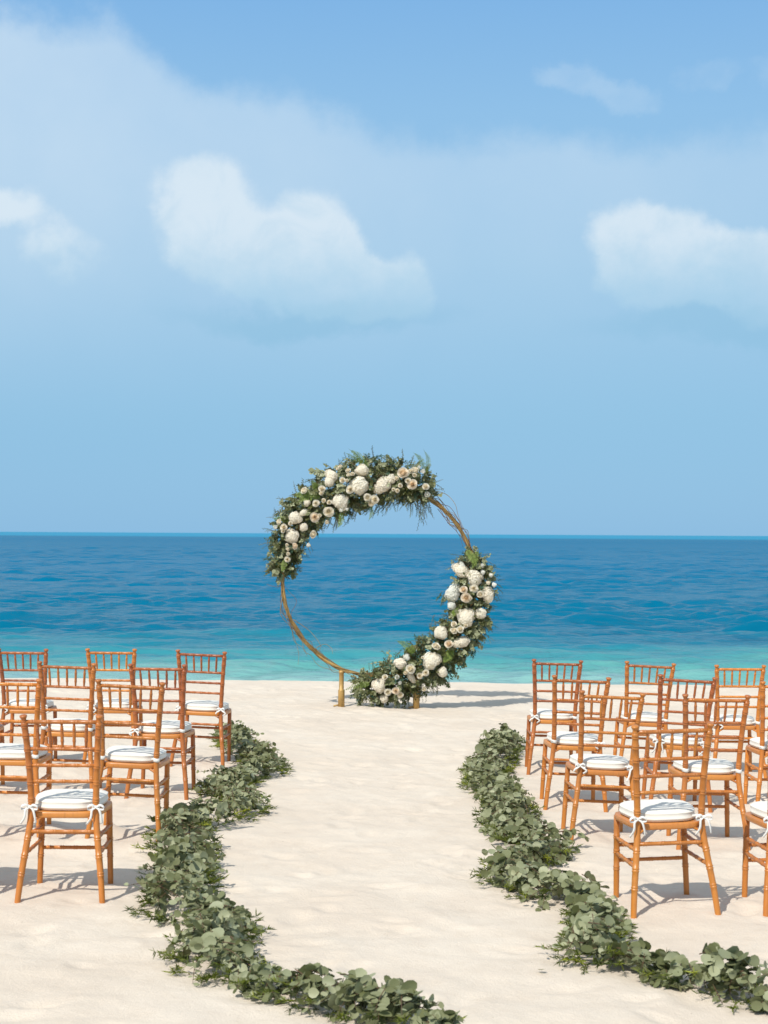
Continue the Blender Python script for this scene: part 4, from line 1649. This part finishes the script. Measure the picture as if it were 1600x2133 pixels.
up_h = [(645, 305, 66, 1, 0), (920, 255, 68, .85, 0), (900, 395, 92, 1, 0), (735, 545, 78, 1, 0), (1110, 395, 84, 1, 0), (1185, 340, 48, 1, 0),
        (295, 850, 78, 1, 0), (330, 690, 62, 1, 0), (400, 640, 38, 1, 0), (430, 545, 40, .8, 0), (400, 770, 46, 1, 0), (630, 360, 52, 1, 0)]
up_r = [(1295, 280, 46, 'p'), (1380, 385, 40, 'p'), (820, 430, 34, 'r'), (565, 425, 28, 'r'), (405, 440, 30, 'r'), (625, 630, 42, 'r'), (500, 680, 38, 'p'),
        (220, 770, 28, 'r'), (180, 720, 26, 'r'), (320, 940, 28, 'p'), (485, 835, 32, 'r'), (975, 500, 32, 'r'), (1040, 520, 36, 'r'), (1010, 555, 26, 'r'),
        (750, 345, 24, 'r'), (840, 290, 20, 'b'), (800, 260, 24, 'b'), (805, 300, 20, 'b'), (790, 350, 17, 'b'), (730, 225, 20, 'b'), (705, 245, 16, 'b'),
        (1270, 395, 22, 'b'), (1245, 440, 21, 'b'), (1235, 330, 22, 'b'), (1340, 350, 24, 'r'), (1365, 265, 24, 'b'), (1405, 255, 30, 'r'), (1440, 232, 17, 'w'),
        (1475, 272, 24, 'w'), (1500, 405, 28, 'r'), (1515, 475, 27, 'w'), (580, 530, 22, 'b'), (630, 545, 22, 'b'), (510, 555, 28, 'r'), (560, 465, 20, 'b'),
        (250, 930, 16, 'b'), (255, 968, 18, 'b'), (260, 1010, 19, 'b'), (255, 1060, 24, 'r'), (150, 770, 22, 'w'), (215, 805, 19, 'b'), (440, 930, 22, 'w'),
        (610, 725, 20, 'b'), (545, 665, 18, 'b'), (280, 735, 20, 'b'), (1400, 300, 22, 'b'), (735, 615, 20, 'w'), (790, 605, 16, 'w'), (1210, 430, 18, 'b')]
swag([(590, 1196, 14), (590, 1172, 24), (597, 1135, 34), (610, 1095, 40), (640, 1062, 44), (680, 1035, 48), (725, 1015, 54), (775, 1002, 52), (825, 1000, 46), (868, 1008, 36), (900, 1030, 13)],
     [(*U(x, y), r_ / 4.324, s, w) for x, y, r_, s, w in up_h],
     [(*U(x, y), r_ / 4.324, k) for x, y, r_, k in up_r],
     [([U(970, 235), U(900, 130), U(805, 65)], 11), ([U(920, 200), U(850, 140), U(765, 95)], 6), ([U(545, 480), U(440, 490), U(330, 555)], 13), ([U(530, 440), U(500, 390), U(470, 335)], 9),
      ([U(300, 720), U(200, 690), U(110, 695)], 9), ([U(1480, 230), U(1450, 150), U(1385, 95)], 8), ([U(1485, 290), U(1525, 170), U(1480, 68)], 8),
      ([U(740, 640), U(735, 720), U(700, 785)], 8), ([U(1010, 580), U(1010, 650), U(985, 715)], 6), ([U(240, 1060), U(220, 1120), U(200, 1180)], 9), ([U(330, 480), U(420, 470), U(520, 500)], 10)],
     [(735, 1058, 725, 1095, 14, 12), (790, 1045, 775, 1078, 30, 22), (840, 1035, 820, 1062, 22, 16), (872, 1035, 880, 1103, 22, 26), (600, 1040, 590, 1070, 14, 6),
      (655, 1085, 660, 1108, 18, 10), (690, 1080, 680, 1108, 22, 9), (592, 1185, 584, 1220, 8, 6), (575, 1120, 560, 1155, 8, 8)],
     [(760, 975, 695, 955, 'teal', 16, .020, .5), (755, 965, 725, 950, 'teal', 12, .020, .4), (775, 965, 790, 945, 'teal', 14, .024, .3), (760, 970, 765, 945, 'teal', 12, .024, .3),
      (675, 1000, 635, 1008, 'round', 12, .026, .75), (680, 985, 645, 985, 'round', 12, .028, .7), (690, 985, 660, 983, 'round', 10, .024, .8), (860, 975, 875, 958, 'lance', 14, .02, .6),
      (820, 970, 812, 950, 'oval', 16, .016, .25), (835, 970, 838, 955, 'oval', 16, .016, .2), (800, 975, 805, 960, 'oval', 16, .018, .15), (590, 1160, 555, 1168, 'teal', 9, .022, .3),
      (590, 1120, 565, 1110, 'teal', 10, .016, .4), (580, 1150, 562, 1140, 'teal', 10, .018, .4), (615, 1130, 632, 1165, 'round', 9, .018, .6), (575, 1185, 568, 1195, 'round', 9, .026, .7),
      (590, 1055, 572, 1082, 'lance', 16, .018, .5), (640, 1110, 628, 1150, 'teal', 10, .016, .6), (700, 1040, 720, 1030, 'round', 9, .024, .35), (780, 1010, 760, 1030, 'round', 8, .022, .3)],
     'upper left arrangement of white hydrangeas and cream roses over the top of the ring', 31)
lo_h = [(1195, 300, 88, .85, 0), (1335, 375, 78, 1, 0), (1130, 510, 78, 1.1, 1), (1110, 625, 46, 1, 1), (1450, 530, 66, 1.1, 0), (1245, 730, 90, 1, 0), (1385, 700, 58, 1, 0),
        (1020, 885, 72, 1, 0), (1200, 970, 76, .8, 0), (930, 1130, 82, 1.1, 0), (640, 1165, 60, 1.25, 0), (700, 1105, 36, 1, 1), (745, 1300, 52, .8, 0), (440, 1362, 74, 1, 0),
        (490, 1490, 50, .9, 0), (1030, 1240, 50, 1.1, 0), (1215, 255, 40, .6, 1)]
lo_r = [(1225, 480, 32, 'p'), (1320, 470, 34, 'r'), (1248, 555, 42, 'p'), (1380, 525, 30, 'r'), (1195, 848, 31, 'r'), (1245, 815, 20, 'b'), (1135, 800, 24, 'r'), (1135, 860, 30, 'r'),
        (1090, 985, 34, 'p'), (965, 1000, 30, 'r'), (985, 1012, 24, 'r'), (735, 1215, 40, 'r'), (690, 1250, 22, 'b'), (875, 1250, 28, 'r'), (820, 1278, 26, 'r'), (498, 1290, 23, 'r'),
        (525, 1430, 30, 'r'), (598, 1417, 31, 'p'), (640, 1455, 27, 'r'), (1398, 258, 20, 'w'), (1400, 322, 24, 'w'), (1475, 348, 22, 'w'), (1450, 420, 22, 'b'), (1503, 437, 26, 'w'),
        (610, 1290, 22, 'w'), (860, 1400, 22, 'r'), (845, 1110, 14, 'b'), (635, 1345, 18, 'w'), (1290, 560, 16, 'b')]
swag([(977, 1156, 13), (984, 1182, 32), (988, 1220, 44), (985, 1262, 44), (968, 1305, 44), (938, 1345, 46), (898, 1376, 50), (858, 1398, 48), (818, 1418, 42), (780, 1432, 34), (742, 1430, 12)],
     [(*Lw(x, y), r_ / 4.444, s, w) for x, y, r_, s, w in lo_h],
     [(*Lw(x, y), r_ / 4.444, k) for x, y, r_, k in lo_r],
     [([Lw(770, 1060), Lw(690, 990), Lw(595, 950)], 11), ([Lw(350, 1350), Lw(230, 1370), Lw(100, 1420)], 9), ([Lw(1120, 1035), Lw(1080, 1100), Lw(1030, 1165)], 13), ([Lw(1260, 120), Lw(1310, 190), Lw(1350, 280)], 11),
      ([Lw(1110, 700), Lw(1140, 690), Lw(1180, 640)], 9), ([Lw(1350, 130), Lw(1330, 220), Lw(1300, 300)], 8)],
     [(1005, 1290, 1020, 1320, 12, 10), (1000, 1300, 985, 1345, 12, 10), (960, 1365, 930, 1400, 20, 10), (845, 1440, 845, 1470, 12, 10), (770, 1450, 755, 1462, 22, 8), (925, 1235, 912, 1260, 8, 5)],
     [(985, 1165, 940, 1148, 'teal', 18, .012, .6), (990, 1175, 938, 1160, 'teal', 14, .012, .5), (1000, 1180, 1022, 1152, 'round', 9, .022, .75), (1005, 1190, 1030, 1170, 'teal', 14, .016, .3),
      (1012, 1215, 1032, 1190, 'teal', 12, .016, .3), (1010, 1255, 1037, 1250, 'lance', 12, .014, .4), (1005, 1270, 1022, 1315, 'teal', 14, .013, .4), (940, 1245, 920, 1250, 'round', 9, .018, .7),
      (930, 1240, 915, 1262, 'teal', 12, .014, .5), (905, 1280, 893, 1305, 'teal', 10, .012, .5), (880, 1345, 862, 1325, 'teal', 12, .022, .3), (890, 1335, 875, 1325, 'teal', 12, .02, .35),
      (830, 1405, 778, 1368, 'round', 9, .022, .65), (820, 1400, 800, 1358, 'round', 8, .022, .55), (825, 1400, 808, 1380, 'teal', 10, .026, .4), (800, 1420, 765, 1405, 'teal', 10, .02, .3),
      (800, 1445, 745, 1450, 'round', 12, .024, .7), (790, 1450, 738, 1452, 'lance', 12, .02, .4), (800, 1455, 760, 1465, 'round', 11, .022, .6), (780, 1455, 742, 1468, 'lance', 12, .02, .3),
      (845, 1440, 842, 1478, 'oval', 14, .024, .2), (855, 1440, 850, 1475, 'oval', 14, .024, .2), (880, 1430, 890, 1445, 'oval', 8, .026, .1), (985, 1340, 990, 1370, 'teal', 12, .022, .2),
      (970, 1370, 955, 1392, 'teal', 10, .024, .15), (935, 1400, 938, 1412, 'teal', 7, .026, .2), (900, 1340, 890, 1330, 'round', 8, .026, .5), (860, 1375, 850, 1350, 'oval', 12, .026, .35),
      (955, 1350, 960, 1330, 'round', 8, .02, .4), (1000, 1245, 985, 1225, 'oval', 12, .018, .2)],
     'lower right arrangement of hydrangeas, roses and ferns curving down to the right post', 33)

# a few leaves dropped on the sand
for k, (px, py, s, tone, lab) in enumerate([(465, 1725, .024, 4, 'fallen leaf on the sand right of the left garland, upper of the pair'), (482, 1733, .020, 2, 'fallen leaf on the sand right of the left garland, lower of the pair'),
                                       (1125, 2027, .018, 3, 'fallen leaf on the sand below the right garland bend'), (1248, 2012, .020, 2, 'small leaf scrap on the sand just below the right garland'),
                                       (1205, 1782, .022, 1, 'dark leaf fallen beside the right garland tip behind the nearest chair')]):
    p = on_ground(px, py)
    o = bpy.data.objects.new('fallen_leaf', LEAF_ROUND[tone])
    col.objects.link(o)
    o.location = (p.x, p.y, gz(p.x, p.y) + .008)
    o.rotation_euler = (R(8 + 6 * k), R(-10 + 5 * k), k * 1.7)
    o.scale = (s, s, s)
    tag(o, lab, 'leaf')
